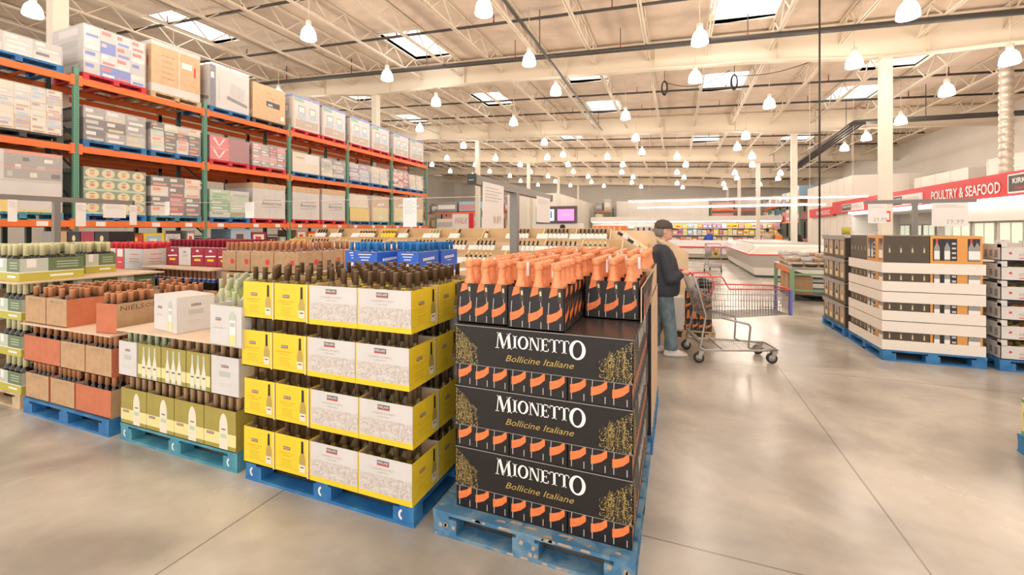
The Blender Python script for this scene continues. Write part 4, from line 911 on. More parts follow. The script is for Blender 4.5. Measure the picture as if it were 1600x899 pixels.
def load(label, y0, y1, z0, h, style, x1=RX-.02, depth=1.12, name='pallet_load', seed=None, wrapped=True, group='goods stored on the pallet rack'):
    """A unit load: tiers of cartons on the pallet, with print, under stretch film."""
    rr = random.Random(seed if seed is not None else int(y0*100+z0*10)); b = MB(); x0 = x1-depth
    d_ = y1-y0; st = style[0]
    Fr = lambda z, ya: Face((x1, ya, z), (0, 1, 0), (0, 0, 1))
    if st == 'grid':      # many cartons: nx, nz, palette, print palette
        _, nx, nz, pal, prt = style
        for k in range(nz):
            for i in range(nx):
                m = rr.choice(pal); a0 = y0+d_*i/nx; a1 = y0+d_*(i+1)/nx; zz = z0+h*k/nz; j = rr.uniform(-.012, .012)
                b.box(x0, x1+j-.012, a0+.002, a1-.002, zz, zz+h/nz-.003, m)
                F = Face((x1+j-.012, a0, zz), (0, 1, 0), (0, 0, 1)); w_ = d_/nx; hh = h/nz
                if prt:
                    q = rr.random()
                    b.frect(F, w_*.1, w_*(.4+.4*q), hh*.55, hh*.85, rr.choice(prt)); b.frect(F, w_*.15, w_*.9, hh*.1, hh*.32, rr.choice(prt))
                    G = Face((x0+.1, a0+.002, zz), (1, 0, 0), (0, 0, 1)); b.frect(G, .1, .8, hh*.2, hh*.8, rr.choice(prt), .002)
    elif st == 'fruitbox':
        _, nx, nz = style
        for k in range(nz):
            for i in range(nx):
                a0 = y0+d_*i/nx; a1 = y0+d_*(i+1)/nx; zz = z0+h*k/nz; w_ = d_/nx; hh = h/nz
                b.box(x0, x1, a0+.002, a1-.002, zz, zz+hh-.003, 'greengrad'); F = Face((x1, a0, zz), (0, 1, 0), (0, 0, 1))
                b.frect(F, .0, w_, 0, hh*.2, 'mint'); b.fpoly(F, [(w_*(.5+.42*math.cos(t*PI/6)), hh*(.56+.40*math.sin(t*PI/6))) for t in range(12)], 'olivelt'); b.fpoly(F, [(w_*(.5+.16*math.cos(t*PI/4)), hh*(.5+.15*math.sin(t*PI/4))) for t in range(8)], 'orange' if rr.random() < .7 else 'redink', .001)
                b.frect(F, w_*.35, w_*.65, hh*.72, hh*.8, 'ink', .0014)
    elif st == 'box':     # one big carton: body, decoration function
        _, m, top, fn = style
        b.box(x0, x1, y0, y1, z0, z0+h, m)
        if top: b.box(x0-.01, x1+.008, y0-.008, y1+.008, z0+h*top[1], z0+h+.004, top[0])
        fn(b, Face((x1, y0, z0), (0, 1, 0), (0, 0, 1)), d_, h)
        G = Face((x0, y0, z0), (1, 0, 0), (0, 0, 1)); fn(b, G, depth, h)
    elif st == 'sacks':   # soft bags in tiers
        _, nx, nz, pal = style
        for k in range(nz):
            for i in range(nx):
                a0 = y0+d_*i/nx; a1 = y0+d_*(i+1)/nx; zz = z0+h*k/nz; hh = h/nz; m = rr.choice(pal); ins = .06*k/nz+rr.uniform(0, .03)
                b.hexa([(x0+ins, a0+.01, zz), (x1-ins, a0+.01, zz), (x1-ins, a1-.01, zz), (x0+ins, a1-.01, zz)], [(x0+ins+.03, a0+.03, zz+hh*.97), (x1-ins-.03, a0+.03, zz+hh*.97), (x1-ins-.03, a1-.03, zz+hh*.97), (x0+ins+.03, a1-.03, zz+hh*.97)], m)
                F = Face((x1-ins-.001, a0, zz), (0, 1, 0), (-.05, 0, 1)); b.frect(F, (a1-a0)*.2, (a1-a0)*.75, hh*.3, hh*.7, rr.choice(pal), .012)
    o = tag(b.build(name), label, 'pallet load', group)
    if wrapped:
        f = MB(); f.hexa([(x0-.01, y0-.01, z0+.005), (x1+.012, y0-.01, z0+.005), (x1+.012, y1+.01, z0+.005), (x0-.01, y1+.01, z0+.005)], [(x0-.01, y0-.01, z0+h+.01), (x1+.008, y0-.01, z0+h+.01), (x1+.008, y1+.01, z0+h+.01), (x0-.01, y1+.01, z0+h+.01)], 'film'); f.build('stretch_wrap', o)
    return o
mat('green_gradient_card', (.10, .20, .09), .5); M_['greengrad'] = MATS['green_gradient_card']
def df_tv(b, F, w_, h):
    b.frect(F, 0, w_*.14, 0, h, 'navy'); b.frect(F, w_*.02, w_*.1, h*.68, h*.82, 'paper', .001)
    b.fpoly(F, [(w_*.42, h*.26), (w_*.95, h*.16), (w_*.95, h*.24), (w_*.42, h*.36)], 'ink'); b.fpoly(F, [(w_*.48, h*.38), (w_*.86, h*.3), (w_*.9, h*.62), (w_*.52, h*.7)], 'silver'); b.frect(F, w_*.2, w_*.24, h*.2, h*.8, 'silver')
def df_crate(b, F, w_, h):
    b.frect(F, 0, w_, h*.92, h, 'white', .002); b.frect(F, 0, w_, 0, h*.16, 'white', .002); b.frect(F, w_*.54, w_*.56, h*.16, h*.92, 'white'); b.frect(F, w_*.6, w_*.82, h*.62, h*.74, 'paper'); 
    for i in range(5): b.frect(F, w_*.2, w_*(.45-.03*(i % 2)), h*(.3+.11*i), h*(.32+.11*i), 'chip')
    b.frect(F, w_*.86, w_*.9, h*.5, h*.7, 'redink')
def df_cutout(b, F, w_, h): b.fpoly(F, [(w_*.4, h*.42), (w_*.82, h*.40), (w_*.82, h*.56), (w_*.4, h*.57)], 'ink'); b.fpoly(F, [(w_*.45, h*.44), (w_*.6, h*.44), (w_*.58, h*.5), (w_*.45, h*.5)], 'skyblue', .001); b.frect(F, w_*.4, w_*.6, h*.78, h*.8, 'chip'); b.frect(F, w_*.4, w_*.66, h*.66, h*.68, 'chip'); b.frect(F, w_*.85, w_*.96, h*.1, h*.22, 'paper')
def df_patio(b, F, w_, h):
    b.frect(F, 0, w_, h*.93, h, 'bluecard'); b.frect(F, 0, w_*.06, 0, h, 'kraftlt'); b.frect(F, w_*.06, w_*.4, h*.82, h*.92, 'greenleaf'); b.frect(F, w_*.1, w_*.95, h*.05, h*.3, 'tan'); b.fpoly(F, [(w_*.12, h*.35), (w_*.45, h*.28), (w_*.5, h*.4), (w_*.2, h*.5)], 'silver')
    for a in (.2, .6): b.frect(F, w_*a, w_*(a+.26), h*.5, h*.72, 'grey'); b.frect(F, w_*(a+.03), w_*(a+.23), h*.52, h*.68, 'paper', .001); b.fpoly(F, [(w_*(a+.04), h*.35), (w_*(a+.3), h*.38), (w_*(a+.26), h*.5), (w_*(a+.02), h*.48)], 'skyblue', .001)
    for a in (.5, .58, .66): b.fpoly(F, [(w_*(a+.025*math.cos(t*PI/4)), h*.18+w_*.025*math.sin(t*PI/4)) for t in range(8)], 'paper', .0015)
def df_mattress(b, F, w_, h):
    b.ftext(F, 'Beautyrest', w_*.56, h*.36, h*.13, 'ink', .001, shear=.25, wid=w_*.6, res=2)
    b.fpoly(F, [(w_*.3, h*.52), (w_*.85, h*.54), (w_*.85, h*.55), (w_*.3, h*.53)], 'ink'); b.fpoly(F, [(w_*.28, h*.32), (w_*.86, h*.34), (w_*.86, h*.35), (w_*.28, h*.33)], 'ink'); b.ftext(F, 'S I L V E R', w_*.56, h*.2, h*.05, 'silver', wid=w_*.4, res=1)
    for a in (.5, .66): b.frect(F, w_*a, w_*(a+.008), h*.0, h, 'silver', .0005)
def df_v(b, F, w_, h):
    b.frect(F, 0, w_*.46, 0, h, 'red'); b.frect(F, 0, w_*.46, h*.48, h*.5, 'paper', .001)
    for v in (.08, .58):
        b.fpoly(F, [(w_*.06, h*(v+.34)), (w_*.2, h*v), (w_*.24, h*v), (w_*.12, h*(v+.34))], 'paper', .0012); b.fpoly(F, [(w_*.2, h*v), (w_*.24, h*v), (w_*.38, h*(v+.34)), (w_*.33, h*(v+.34))], 'paper', .0012)
def df_low(b, F, w_, h):
    b.frect(F, 0, w_, 0, h*.04, 'yellow'); b.frect(F, w_*.2, w_*.45, h*.04, h*.26, 'yellow'); b.frect(F, 0, w_, h*.50, h*.53, 'inklt'); b.frect(F, w_*.28, w_, h*.54, h*.95, 'grey'); b.frect(F, w_*.28, w_, h*.95, h, 'orange')
    for i in range(7): b.frect(F, w_*(.32+.09*i), w_*(.38+.1*i), h*(.58+.13*(i % 3)), h*(.66+.12*(i % 3)), ['silver', 'paper', 'dark', 'bone'][i % 4], .001)
    b.frect(F, w_*.28, w_, h*.72, h*.74, 'orange', .0014)
def df_plain(b, F, w_, h): b.frect(F, w_*.45, w_*.95, h*.5, h*.95, 'paper'); b.frect(F, w_*.1, w_*.4, h*.72, h*.78, 'chip')
def df_tan(b, F, w_, h): b.frect(F, w_*.08, w_*.92, h*.04, h*.55, 'olivelt'); b.fpoly(F, [(w_*.3, h*.6), (w_*.7, h*.66), (w_*.74, h*.74), (w_*.36, h*.7)], 'paper'); b.frect(F, w_*.4, w_*.6, h*.1, h*.2, 'paper', .001)
slots = lambda bay: ((PY_[bay+1]+.1, PY_[bay+1]+1.2), (PY_[bay+1]+1.28, PY_[bay+1]+2.38))
# (level, bay, slot, pallet, load top z, style, wrapped, label)
G = 'grid'
LD = [
 (2, 1, 0, 'bluep', 5.25, (G, 3, 2, ['white', 'silver'], ['dark', 'paper']), 1, 'low wrapped load of white cartons at the left end of the top shelf'),
 (2, 1, 1, 'bluep', 5.25, (G, 3, 2, ['white', 'white', 'silver'], ['paper', 'dark']), 1, 'flat film-covered white cartons on blue pallet, top shelf left'),
 (2, 2, 0, 'redp', 5.88, (G, 4, 4, ['white', 'silver', 'white', 'bluecard'], ['bluecard', 'redink', 'paper', 'paper', 'silver']), 1, 'wrapped load of white, blue and red packages on red pallet'),
 (2, 2, 1, 'woodp', 6.05, ('box', 'kraftlt', None, df_crate), 0, 'huge kraft crate with white cap on a raw wood pallet'),
 (2, 3, 0, 'bluep', 5.97, ('box', 'white', None, df_tv), 1, 'black and white appliance box on blue pallet, top shelf'),
 (2, 3, 1, 'blackp', 5.90, ('box', 'kraftlt', None, df_cutout), 0, 'kraft carton with dark cut-out on black plastic pallet'),
 (2, 4, 0, 'redp', 5.95, ('box', 'white', None, df_patio), 1, 'first patio-set carton from the left on a red pallet'),
 (2, 4, 1, 'redp', 5.92, ('box', 'white', None, df_patio), 1, 'second patio-set carton on the top shelf'),
 (2, 5, 0, 'redp', 5.88, ('box', 'white', None, df_patio), 1, 'third patio-set carton on the top shelf'),
 (2, 5, 1, 'redp', 5.85, ('box', 'white', None, df_patio), 1, 'fourth patio-set carton on the top shelf'),
 (2, 6, 0, 'redp', 5.82, ('box', 'white', None, df_patio), 1, 'fifth patio-set carton, next to last on the top shelf'),
 (2, 6, 1, 'redp', 5.80, ('box', 'white', None, df_patio), 1, 'last patio-set carton at the far end of the top shelf'),
 (1, 1, 0, 'blackp', 4.40, (G, 5, 5, ['kraftlt', 'bone', 'white'], ['paper', 'silver', 'chip']), 1, 'pale cartons on black pallet at left of the middle shelf'),
 (1, 1, 1, 'blackp', 4.38, (G, 5, 6, ['kraftlt', 'bone', 'white', 'bone'], ['paper', 'purple', 'skyblue', 'chip', 'bone']), 1, 'tall stack of many pale cartons on a black pallet, middle shelf'),
 (1, 2, 0, 'bluep', 4.22, (G, 3, 3, ['grey', 'dark', 'dark', 'silver'], ['silver', 'paper', 'goldlt']), 1, 'dark wrapped cartons on blue pallet, middle shelf'),
 (1, 2, 1, 'bluep', 4.18, (G, 4, 4, ['black', 'white', 'bone'], ['orange', 'orange', 'paper', 'mint']), 1, 'orange-striped black cartons wrapped on the middle shelf'),
 (1, 3, 0, 'redp', 4.15, ('box', 'maroon', None, df_v), 1, 'red cartons with big white V marks on red pallet'),
 (1, 3, 1, 'redp', 4.17, (G, 4, 4, ['maroon', 'pink', 'grey'], ['silver', 'pink', 'paper']), 1, 'wine-red wrapped trays on red pallet, middle shelf'),
 (1, 4, 0, 'bluep', 4.15, ('box', 'bone', None, df_plain), 1, 'plain pale carton with paper sheet on blue pallet'),
 (1, 4, 1, 'bluep', 4.14, ('sacks', 2, 4, ['white', 'silver', 'bone', 'grey']), 1, 'grey and white wrapped bags on the middle shelf'),
 (1, 5, 0, 'bluep', 4.17, ('sacks', 2, 4, ['white', 'skyblue', 'purple', 'white']), 1, 'white and blue wrapped bags on the middle shelf'),
 (1, 5, 1, 'bluep', 4.20, ('sacks', 2, 3, ['white', 'bone']), 1, 'bulging cream sacks on blue pallet, middle shelf'),
 (1, 6, 0, 'bluep', 4.28, (G, 3, 6, ['pink', 'maroon', 'bone'], ['paper', 'redink']), 1, 'pinkish stacked cartons near the far end, middle shelf'),
 (1, 6, 1, 'bluep', 4.20, ('sacks', 2, 3, ['bone', 'white']), 1, 'pale sacks at the far end of the middle shelf'),
 (0, 1, 0, 'tealp', 3.1, ('box', 'white', None, df_low), 1, 'white and dark wrapped cartons at the left end, lowest shelf'),
 (0, 1, 1, 'tealp', 3.15, ('box', 'white', None, df_low), 1, 'white, yellow and dark wrapped cartons on teal pallet, lowest shelf'),
 (0, 2, 0, 'bluep', 2.99, ('fruitbox', 4, 4), 1, 'green cartons with fruit-like prints on blue pallet'),
 (0, 2, 1, 'tealp', 2.95, (G, 3, 4, ['dark', 'maroon', 'bone', 'dark'], ['pink', 'orange', 'paper', 'bone']), 1, 'dark and maroon wrapped cartons on teal pallet'),
 (0, 3, 0, 'bluep', 2.76, (G, 2, 5, ['greenleaf', 'white', 'mint'], ['white', 'redink', 'greenleaf', 'paper']), 1, 'green and white flat cartons in layers, lowest shelf'),
 (0, 3, 1, 'redp', 3.05, ('box', 'white', ('kraftlt', .86), df_mattress), 0, 'white mattress carton with brown lid, nearest of three'),
 (0, 4, 0, 'redp', 3.07, ('box', 'white', ('kraftlt', .84), df_mattress), 0, 'white mattress carton with brown lid, middle of three'),
 (0, 4, 1, 'redp', 3.10, ('box', 'white', ('kraftlt', .84), df_mattress), 0, 'white mattress carton with brown lid, farthest of three'),
 (0, 5, 0, 'bluep', 3.05, ('sacks', 1, 2, ['white', 'bone', 'yellow']), 1, 'white bulky wrapped load beside the mattress cartons'),
 (0, 5, 1, 'tealp', 3.05, ('box', 'kraftlt', None, df_tan), 1, 'tan wrapped carton, nearest of three, lowest shelf'),
 (0, 6, 0, 'tealp', 3.12, ('box', 'kraftlt', None, df_tan), 1, 'tan wrapped carton, middle of three, lowest shelf'),
 (0, 6, 1, 'bluep', 3.15, ('box', 'kraftlt', None, df_tan), 1, 'tan wrapped carton, farthest of three, lowest shelf'),
]
LVN = ['lowest', 'middle', 'top']; BN = ['', 'first', 'second', 'third', 'fourth', 'fifth', 'sixth']
for lv, bay, sl, pm, zt, st, wr, lab in LD:
    bay -= 1; y0, y1 = slots(bay)[sl]; z = LV[lv]
    if bay+1 == 1 and sl == 1 and lv == 2: y0 -= .1
    make_pallet('wooden_pallet' if pm != 'blackp' else 'plastic_pallet', '%s pallet on the %s rack shelf, %s bay, %s side' % ({'bluep': 'blue', 'redp': 'red', 'woodp': 'raw wood', 'blackp': 'black', 'tealp': 'teal'}[pm], LVN[lv], BN[bay+1], ['left', 'right'][sl]), RX-1.16, RX, y0, y1, z+.001, pm, group='pallets on the rack')
    load(lab, y0+.02, y1-.02, z+.142, zt-z-.142, st, wrapped=bool(wr))
# goods on the rack behind, seen through the shelves
for i in range(6):
    y0 = PY_[i+1]+.3
    for lv in (0, 1):
        z = LV[lv]+.002; rr = random.Random(i*3+lv)
        load('dim wrapped goods on the rear rack, %s shelf, %s load from the left' % (LVN[lv], ORD[i+1]), y0, y0+1.8, z, .5+.5*rr.random(), (G, 4, 3, ['kraft', 'white', 'grey', 'bone'], ['paper', 'silver']), x1=-12.99, depth=.9, wrapped=False, group='goods on the rear rack')
# small goods at floor level under the first beam
rr = random.Random(11)
b = MB(); b.box(RX-1.0, RX-.09, 4.9, 17.3, 1.0, 1.03, 'beam'); tag(b.build('shelf_deck'), 'lower shelf deck of the rack just under the lowest orange beam', 'shelf')
y = 4.95; k = 0
while y < 17.2:
    w_ = rr.uniform(.28, .6); h = rr.uniform(.45, .72); k += 1
    if any(abs(p-y) < .1 or abs(p-y-w_) < .1 or y < p < y+w_ for p in PY_): y += .12; w_ = .0 if False else rr.uniform(.2, .3)
    m = ['dark', 'grey', 'black', 'yellow', 'skyblue', 'kraft', 'navy', 'silver', 'white', 'maroon', 'redink', 'brownbox'][(k*5) % 12]
    b = MB(); b.box(RX-.9, RX-.1, y, y+w_-.02, 1.03, 1.03+h, m); F = Face((RX-.1, y, 1.03), (0, 1, 0), (0, 0, 1))
    p = [('silver', 'ink'), ('paper', 'redink'), ('yellow', 'ink'), ('skyblue', 'paper')][k % 4]
    if w_ > .15: b.frect(F, w_*.12, w_*.8, h*.52, h*.9, p[0]); b.frect(F, w_*.25, w_*.6, h*.6, h*.8, p[1], .002); b.frect(F, w_*.2, w_*.7, h*.1, h*.3, p[1])
    tag(b.build('appliance_box'), '%s printed appliance box under the lowest beam, %s box along' % ({'dark': 'black', 'skyblue': 'pale blue', 'redink': 'red', 'brownbox': 'brown', 'navy': 'navy'}.get(m, m), ['', 'first', 'second', 'third', 'fourth', 'fifth', 'sixth', 'seventh', 'eighth', 'ninth', 'tenth', 'eleventh', 'twelfth'][k] if k < 13 else 'number %d' % k), 'box', 'boxes under the lowest orange beam')
    y += w_

# ================================================================ STEPPED WINE BINS
BY = 7.2
TI = [(6.95, 7.22, 1.50, 1.735, -7.35, -1.02), (6.55, 6.97, 1.30, 1.56, -7.75, -.80), (6.1, 6.57, 1.12, 1.37, -8.1, -.58), (5.6, 6.12, .93, 1.18, -8.3, -.5)]
bn = thing('wine_bin_display', 'long stepped birch display with slanted wine bins and dividers', 'display')
for k, (yf, yb, zf, zk, xa, xb) in enumerate(TI):
    n = 11; cw = (xb-xa)/n
    b = MB(); b.hexa([(xa, yf, zf-.14), (xb, yf, zf-.14), (xb, yb, zk-.26), (xa, yb, zk-.26)], [(xa, yf, zf-.12), (xb, yf, zf-.12), (xb, yb, zk-.24), (xa, yb, zk-.24)], 'wooddk'); b.build('bin_floor', bn)
    b = MB(); b.box(xa, xb, yf-.018, yf, zf-.2, zf, 'wood'); b.build('front_lip', bn)
    b = MB(); b.box(xa, xb, yb-.015, yb, zf-.2, zk, 'wooddk'); b.box(xa, xb, yb-.018, yb+.004, zk-.0, zk+.008, 'wood'); b.build('back_panel', bn)
    for i in range(n+1):
        x = xa+cw*i; q = MB(); q.hexa([(x-.009, yf, zf-.14), (x+.009, yf, zf-.14), (x+.009, yb-.016, zf-.14), (x-.009, yb-.016, zf-.14)], [(x-.009, yf, zf), (x+.009, yf, zf), (x+.009, yb-.016, zk), (x-.009, yb-.016, zk)], 'wood'); q.build('divider', bn)
b = MB(); b.box(-8.3, -.5, 5.62, 5.66, 0, .9, 'wood'); b.box(-8.3, -8.26, 5.66, 7.2, 0, .9, 'wood'); b.box(-.54, -.5, 5.66, 7.2, 0, .75, 'wood'); b.build('base_cabinet', bn)
# end panel running down to the right at the ridge plane, and the end bins behind it
b = MB(); pts = [(-1.04, 1.735), (-1.04, .0), (-.30, .0), (-.30, 1.22)]
b.add([(x, y, z) for y in (BY-.02, BY) for x, z in pts], [(0, 1, 2, 3), (7, 6, 5, 4), (0, 3, 7, 4), (1, 0, 4, 5), (3, 2, 6, 7), (2, 1, 5, 6)], 'wood'); b.build('end_panel', bn)
b = MB(); pts = [(-1.04, 1.68), (-1.04, 1.62), (-.30, 1.1), (-.30, 1.17)]
b.add([(x, y, z) for y in (BY+.0, BY+2.0) for x, z in pts], [(0, 1, 2, 3), (7, 6, 5, 4), (0, 3, 7, 4), (1, 0, 4, 5), (3, 2, 6, 7), (2, 1, 5, 6)], 'wood')
b.box(-.33, -.3, BY, BY+2, 0, 1.22, 'wood'); b.build('end_bin', bn)
# rear group of bins seen past the end
b = MB(); pts = [(-.55, 1.70), (-.55, 0), (.22, 0), (.22, 1.25)]
b.add([(x, y, z) for y in (9.6, 9.62) for x, z in pts], [(0, 1, 2, 3), (7, 6, 5, 4), (0, 3, 7, 4), (1, 0, 4, 5), (3, 2, 6, 7), (2, 1, 5, 6)], 'wood')
b.box(-2.6, -.55, 9.6, 9.62, .9, 1.70, 'wood'); b.box(-2.6, -.56, 9.2, 9.6, .9, 1.42, 'wooddk'); b.box(-2.6, .2, 9.62, 10.6, 0, 1.1, 'wood')
tag(b.build('wine_bin_display'), 'smaller birch wine display seen behind the first one beside the man', 'display')
# lying bottles
def lying(name, glass, label, cap):
    b = MB(); R = .038; b.lathe([(R*.85, 0), (R, .01), (R, .17), (R*.8, .2), (R*.4, .23), (R*.36, .295)], glass, 8); o = b.build(name)
    q = MB(); q.lathe([(R*1.03, .09), (R*1.03, .17), (R*.86, .195)], label, 8, cap=False); k1 = q.build('label', o)
    q = MB(); q.lathe([(R*.42, .25), (R*.42, .30)], cap, 8); k2 = q.build('foil_capsule', o)
    o['category'] = 'bottle'; return proto(o, [k1, k2])
LY = [lying('displayed_wine_bottle', 'glass', 'paper', 'dark'), lying('displayed_wine_bottle', 'amber', 'yellow', 'yellow'), lying('displayed_wine_bottle', 'glass', 'bone', 'goldlt'), lying('displayed_wine_bottle', 'greenglass', 'paper', 'sage')]
rr = random.Random(5)
occ = [[.5, .3, .9, .7, .15, .4, .2, .1, .6, .8, 1.0], [.8, .9, .6, 1, .8, .9, .9, .7, 1, 1, .7], [.5, .7, .6, .8, .7, .4, .9, .8, .9, .7, .8], [0]*11]
for k, (yf, yb, zf, zk, xa, xb) in enumerate(TI[:3]):
    cw = (xb-xa)/11
    for i in range(11):
        n = int(7*occ[k][i]+.5); kind = LY[(0, 0, 2, 1, 0, 3, 0, 2, 0, 0, 0)[(i+k*3) % 11]]
        for j in range(n):
            x = xa+cw*i+.05+(cw-.09)*(j+.3)/7
            dy = .05; place(kind, (x, yf+.05, zf-.02), 0, 'wine bottle lying in the %s bin row, %s bin, %s' % (['top', 'second', 'third'][k], lr(i, 11), lr(j, max(n, 2))), 'bottles lying in the wine bins', tilt=(-.62, 0, 0))
for i in range(7):
    place(LY[(0, 0, 2, 1, 3, 0, 1)[i]], (-.92+.085*i, BY+.02+.12*(i % 2), 1.63+.04-.061*i), 0, 'wine bottle lying on the sloped end of the display, %s down' % ORD[i+1], 'bottles on the sloped end', tilt=(.1, 1.57+.61, .3))
for k, (yf, yb, zf, zk, xa, xb) in enumerate(TI[:3]):
    cw = (xb-xa)/11
    for i in range(1, 11):
        if (i+k) % 4 == 3: continue
        x = xa+cw*i; b = MB(); w_ = .12 if (i*k) % 3 else .19
        b.hexa([(x-w_/2, yf+.02, zf+.02), (x+w_/2, yf+.02, zf+.02), (x+w_/2, yf+.13, zf+.145), (x-w_/2, yf+.13, zf+.145)], [(x-w_/2, yf+.016, zf+.024), (x+w_/2, yf+.016, zf+.024), (x+w_/2, yf+.126, zf+.149), (x-w_/2, yf+.126, zf+.149)], 'paper')
        b.box(x-.006, x+.006, yf+.03, yf+.04, zf-.02, zf+.03, 'paper')
        tag(b.build('shelf_card'), 'small white price card on the %s bin row, %s divider' % (['top', 'second', 'third'][k], lr(i-1, 10)), 'card', 'price cards on the bins')
# ================================================================ RIGHT SIDE: gift-box pallets, snack stack, fruit stack
def d_gift(b, F, w_, h):       # amber window frame with bottles
    b.frect(F, 0, w_, 0, h, 'amberbox', .0006); b.frect(F, w_*.05, w_*.52, h*.1, h*.9, 'dark', .001); b.frect(F, w_*.72, w_*.95, h*.1, h*.9, 'dark', .001)
    for a in (.13, .33, .79, .90):
        R = w_*.055; c = w_*a; b.fpoly(F, [(c-R, h*.12), (c+R, h*.12), (c+R, h*.58), (c+R*.4, h*.7), (c+R*.35, h*.88), (c-R*.35, h*.88), (c-R*.4, h*.7), (c-R, h*.58)], 'grey', .0013)
        b.frect(F, c-R, c+R, h*.16, h*.46, 'paper', .0016); b.frect(F, c-R*.36, c+R*.36, h*.74, h*.88, 'redink' if a in (.13, .79) else 'navy', .0016)
    for q in range(4): b.frect(F, w_*.42, w_*.5, h*(.18+.17*q), h*(.25+.17*q), 'silver', .0016)
    for q in (.4, .6): b.frect(F, w_*.52, w_*.72, h*q, h*q+.003, 'chip', .001)
def d_slots(n):
    def fn(b, F, w_, h):
        for i in range(n): c = w_*(i+.5)/n; b.fpoly(F, [(c-.012, h*.35), (c+.02, h*.35), (c+.016, h*.62), (c-.008, h*.68)], 'ink', .001); b.fpoly(F, [(c-.004, h*.38), (c+.012, h*.38), (c+.01, h*.52), (c, h*.55)], 'goldlt', .0014)
    return fn
make_pallet('wooden_pallet', 'blue wooden pallet under the white-banded gift box stack', 2.52, 3.56, 7.0, 8.2, 0, 'bluep', True, 'pallets standing on the floor')
for k in range(3):
    z = .142+.385*k
    for i, (x0, x1, m) in enumerate(((2.545, 3.02, 'brownbox'), (3.025, 3.53, 'amberbox'))):
        for j, (y0, y1) in enumerate(((7.03, 7.55), (7.555, 8.17))):
            carton('%s wine gift box in the %s tier of the banded stack, %s' % ('dark slotted' if m == 'brownbox' else 'amber-framed', TIER[k], ['front', 'rear'][j]), x0, x1, y0, y1, z+.012, .365, dict(f=m, l='brownbox'), name='gift_box', group='wine gift boxes', open_top=False,
                   deco=([('f', d_gift if i else d_slots(4))] if j == 0 else [])+([('l', d_gift if j == 0 else d_slots(4))] if i == 0 else []), cat='box')
    b = MB()
    for (za, zb_) in ((0, .13), (.24, .375)):
        b.box(2.53, 3.545, 7.012, 7.02, z+za, z+zb_, 'bandw'); b.box(2.53, 3.545, 8.18, 8.188, z+za, z+zb_, 'bandw'); b.box(2.522, 2.53, 7.012, 8.188, z+za, z+zb_, 'bandw'); b.box(3.545, 3.553, 7.012, 8.188, z+za, z+zb_, 'bandw')
    b.box(2.53, 3.545, 7.02, 8.18, z, z+.006, 'bandw')
    tag(b.build('carton_tray'), 'white cardboard tray bands round the %s tier of gift boxes' % TIER[k], 'tray', 'white tray bands')
z = .142+.385*3-.010
for i, (x0, x1, m, fn) in enumerate(((2.545, 3.02, 'brownbox', d_slots(4)), (3.025, 3.53, 'amberbox', d_gift))):
    for j, (y0, y1) in enumerate(((7.03, 7.55), (7.555, 8.17))):
        carton('uncovered %s wine gift box on top of the banded stack, %s' % ('dark slotted' if i == 0 else 'amber-framed', ['front', 'rear'][j]), x0, x1, y0, y1, z+.001, .35, dict(f=m, l='brownbox', t='brownbox'), name='gift_box', group='uncovered wine gift boxes', open_top=False, deco=([('f', fn)] if j == 0 else [])+([('l', d_gift if j == 0 else d_slots(5))] if i == 0 else []), cat='box')
# dark bottle-print cartons behind on the left
make_pallet('wooden_pallet', 'blue wooden pallet under the dark bottle-window cartons', 2.5, 3.56, 8.3, 9.42, 0, 'bluep', True, 'pallets standing on the floor')
def d_wind(b, F, w_, h):
    for i in range(2):
        c = w_*(.27+.46*i); R = w_*.17; b.frect(F, c-R, c+R, h*.14, h*.9, 'tan', .001)
        b.fpoly(F, [(c-R*.6, h*.16), (c+R*.6, h*.16), (c+R*.6, h*.5), (c+R*.2, h*.62), (c+R*.2, h*.8), (c-R*.2, h*.8), (c-R*.2, h*.62), (c-R*.6, h*.5)], 'kraft' if i else 'dark', .0016); b.frect(F, c-R*.55, c+R*.55, h*.18, h*.42, 'goldlt', .002)
for k in range(4):
    for j in range(2):
        carton('dark carton with bottle windows, %s tier, %s' % (TIER[k], ['front', 'rear'][j]), 2.52, 3.54, 8.32+.54*j, 8.85+.54*j, .142+.37*k, .33, dict(f='brownbox'), name='gift_box', group='dark bottle-window cartons', open_top=False, deco=[('l', d_wind)]+([('f', d_wind)] if j == 0 else []), cat='box')
    b = MB(); b.box(2.505, 3.55, 8.305, 9.41, .142+.37*k+.331, .142+.37*k+.345, 'grey'); b.box(2.5, 2.506, 8.305, 9.41, .142+.37*k+.30, .142+.37*k+.367, 'grey')
    tag(b.build('carton_tray'), 'grey tray sheet above the %s tier of dark bottle-window cartons' % TIER[k], 'tray', 'grey tray sheets')
# fruit trays at the right edge
make_pallet('wooden_pallet', 'blue wooden pallet under the white printed fruit trays at the right edge', 3.66, 4.8, 6.98, 8.1, 0, 'bluep', True, 'pallets standing on the floor')
def d_fruit(b, F, w_, h):
    b.fpoly(F, [(w_*.16+.016*math.cos(t*PI/4), h*.55+.016*math.sin(t*PI/4)) for t in range(8)], 'redink', .001); [b.frect(F, w_*(.3+.055*q), w_*(.345+.055*q), h*.36, h*(.52+.05*(q % 2)), 'inklt', .001) for q in range(6)]
    b.frect(F, w_*.3, w_*.6, h*.16, h*.22, 'redink', .001); b.fpoly(F, [(w_*.7, h*.02), (w_*.98, h*.02), (w_*.98, h*.45), (w_*.88, h*.32)], 'grey', .001); b.frect(F, w_*.38, w_*.58, h*.78, h*.88, 'ink', .001)
def d_side(b, F, w_, h):
    for i in range(5): b.frect(F, w_*(.08+.18*i), w_*(.18+.18*i), h*(.2+.1*(i % 2)), h*.75, 'grey', .001)
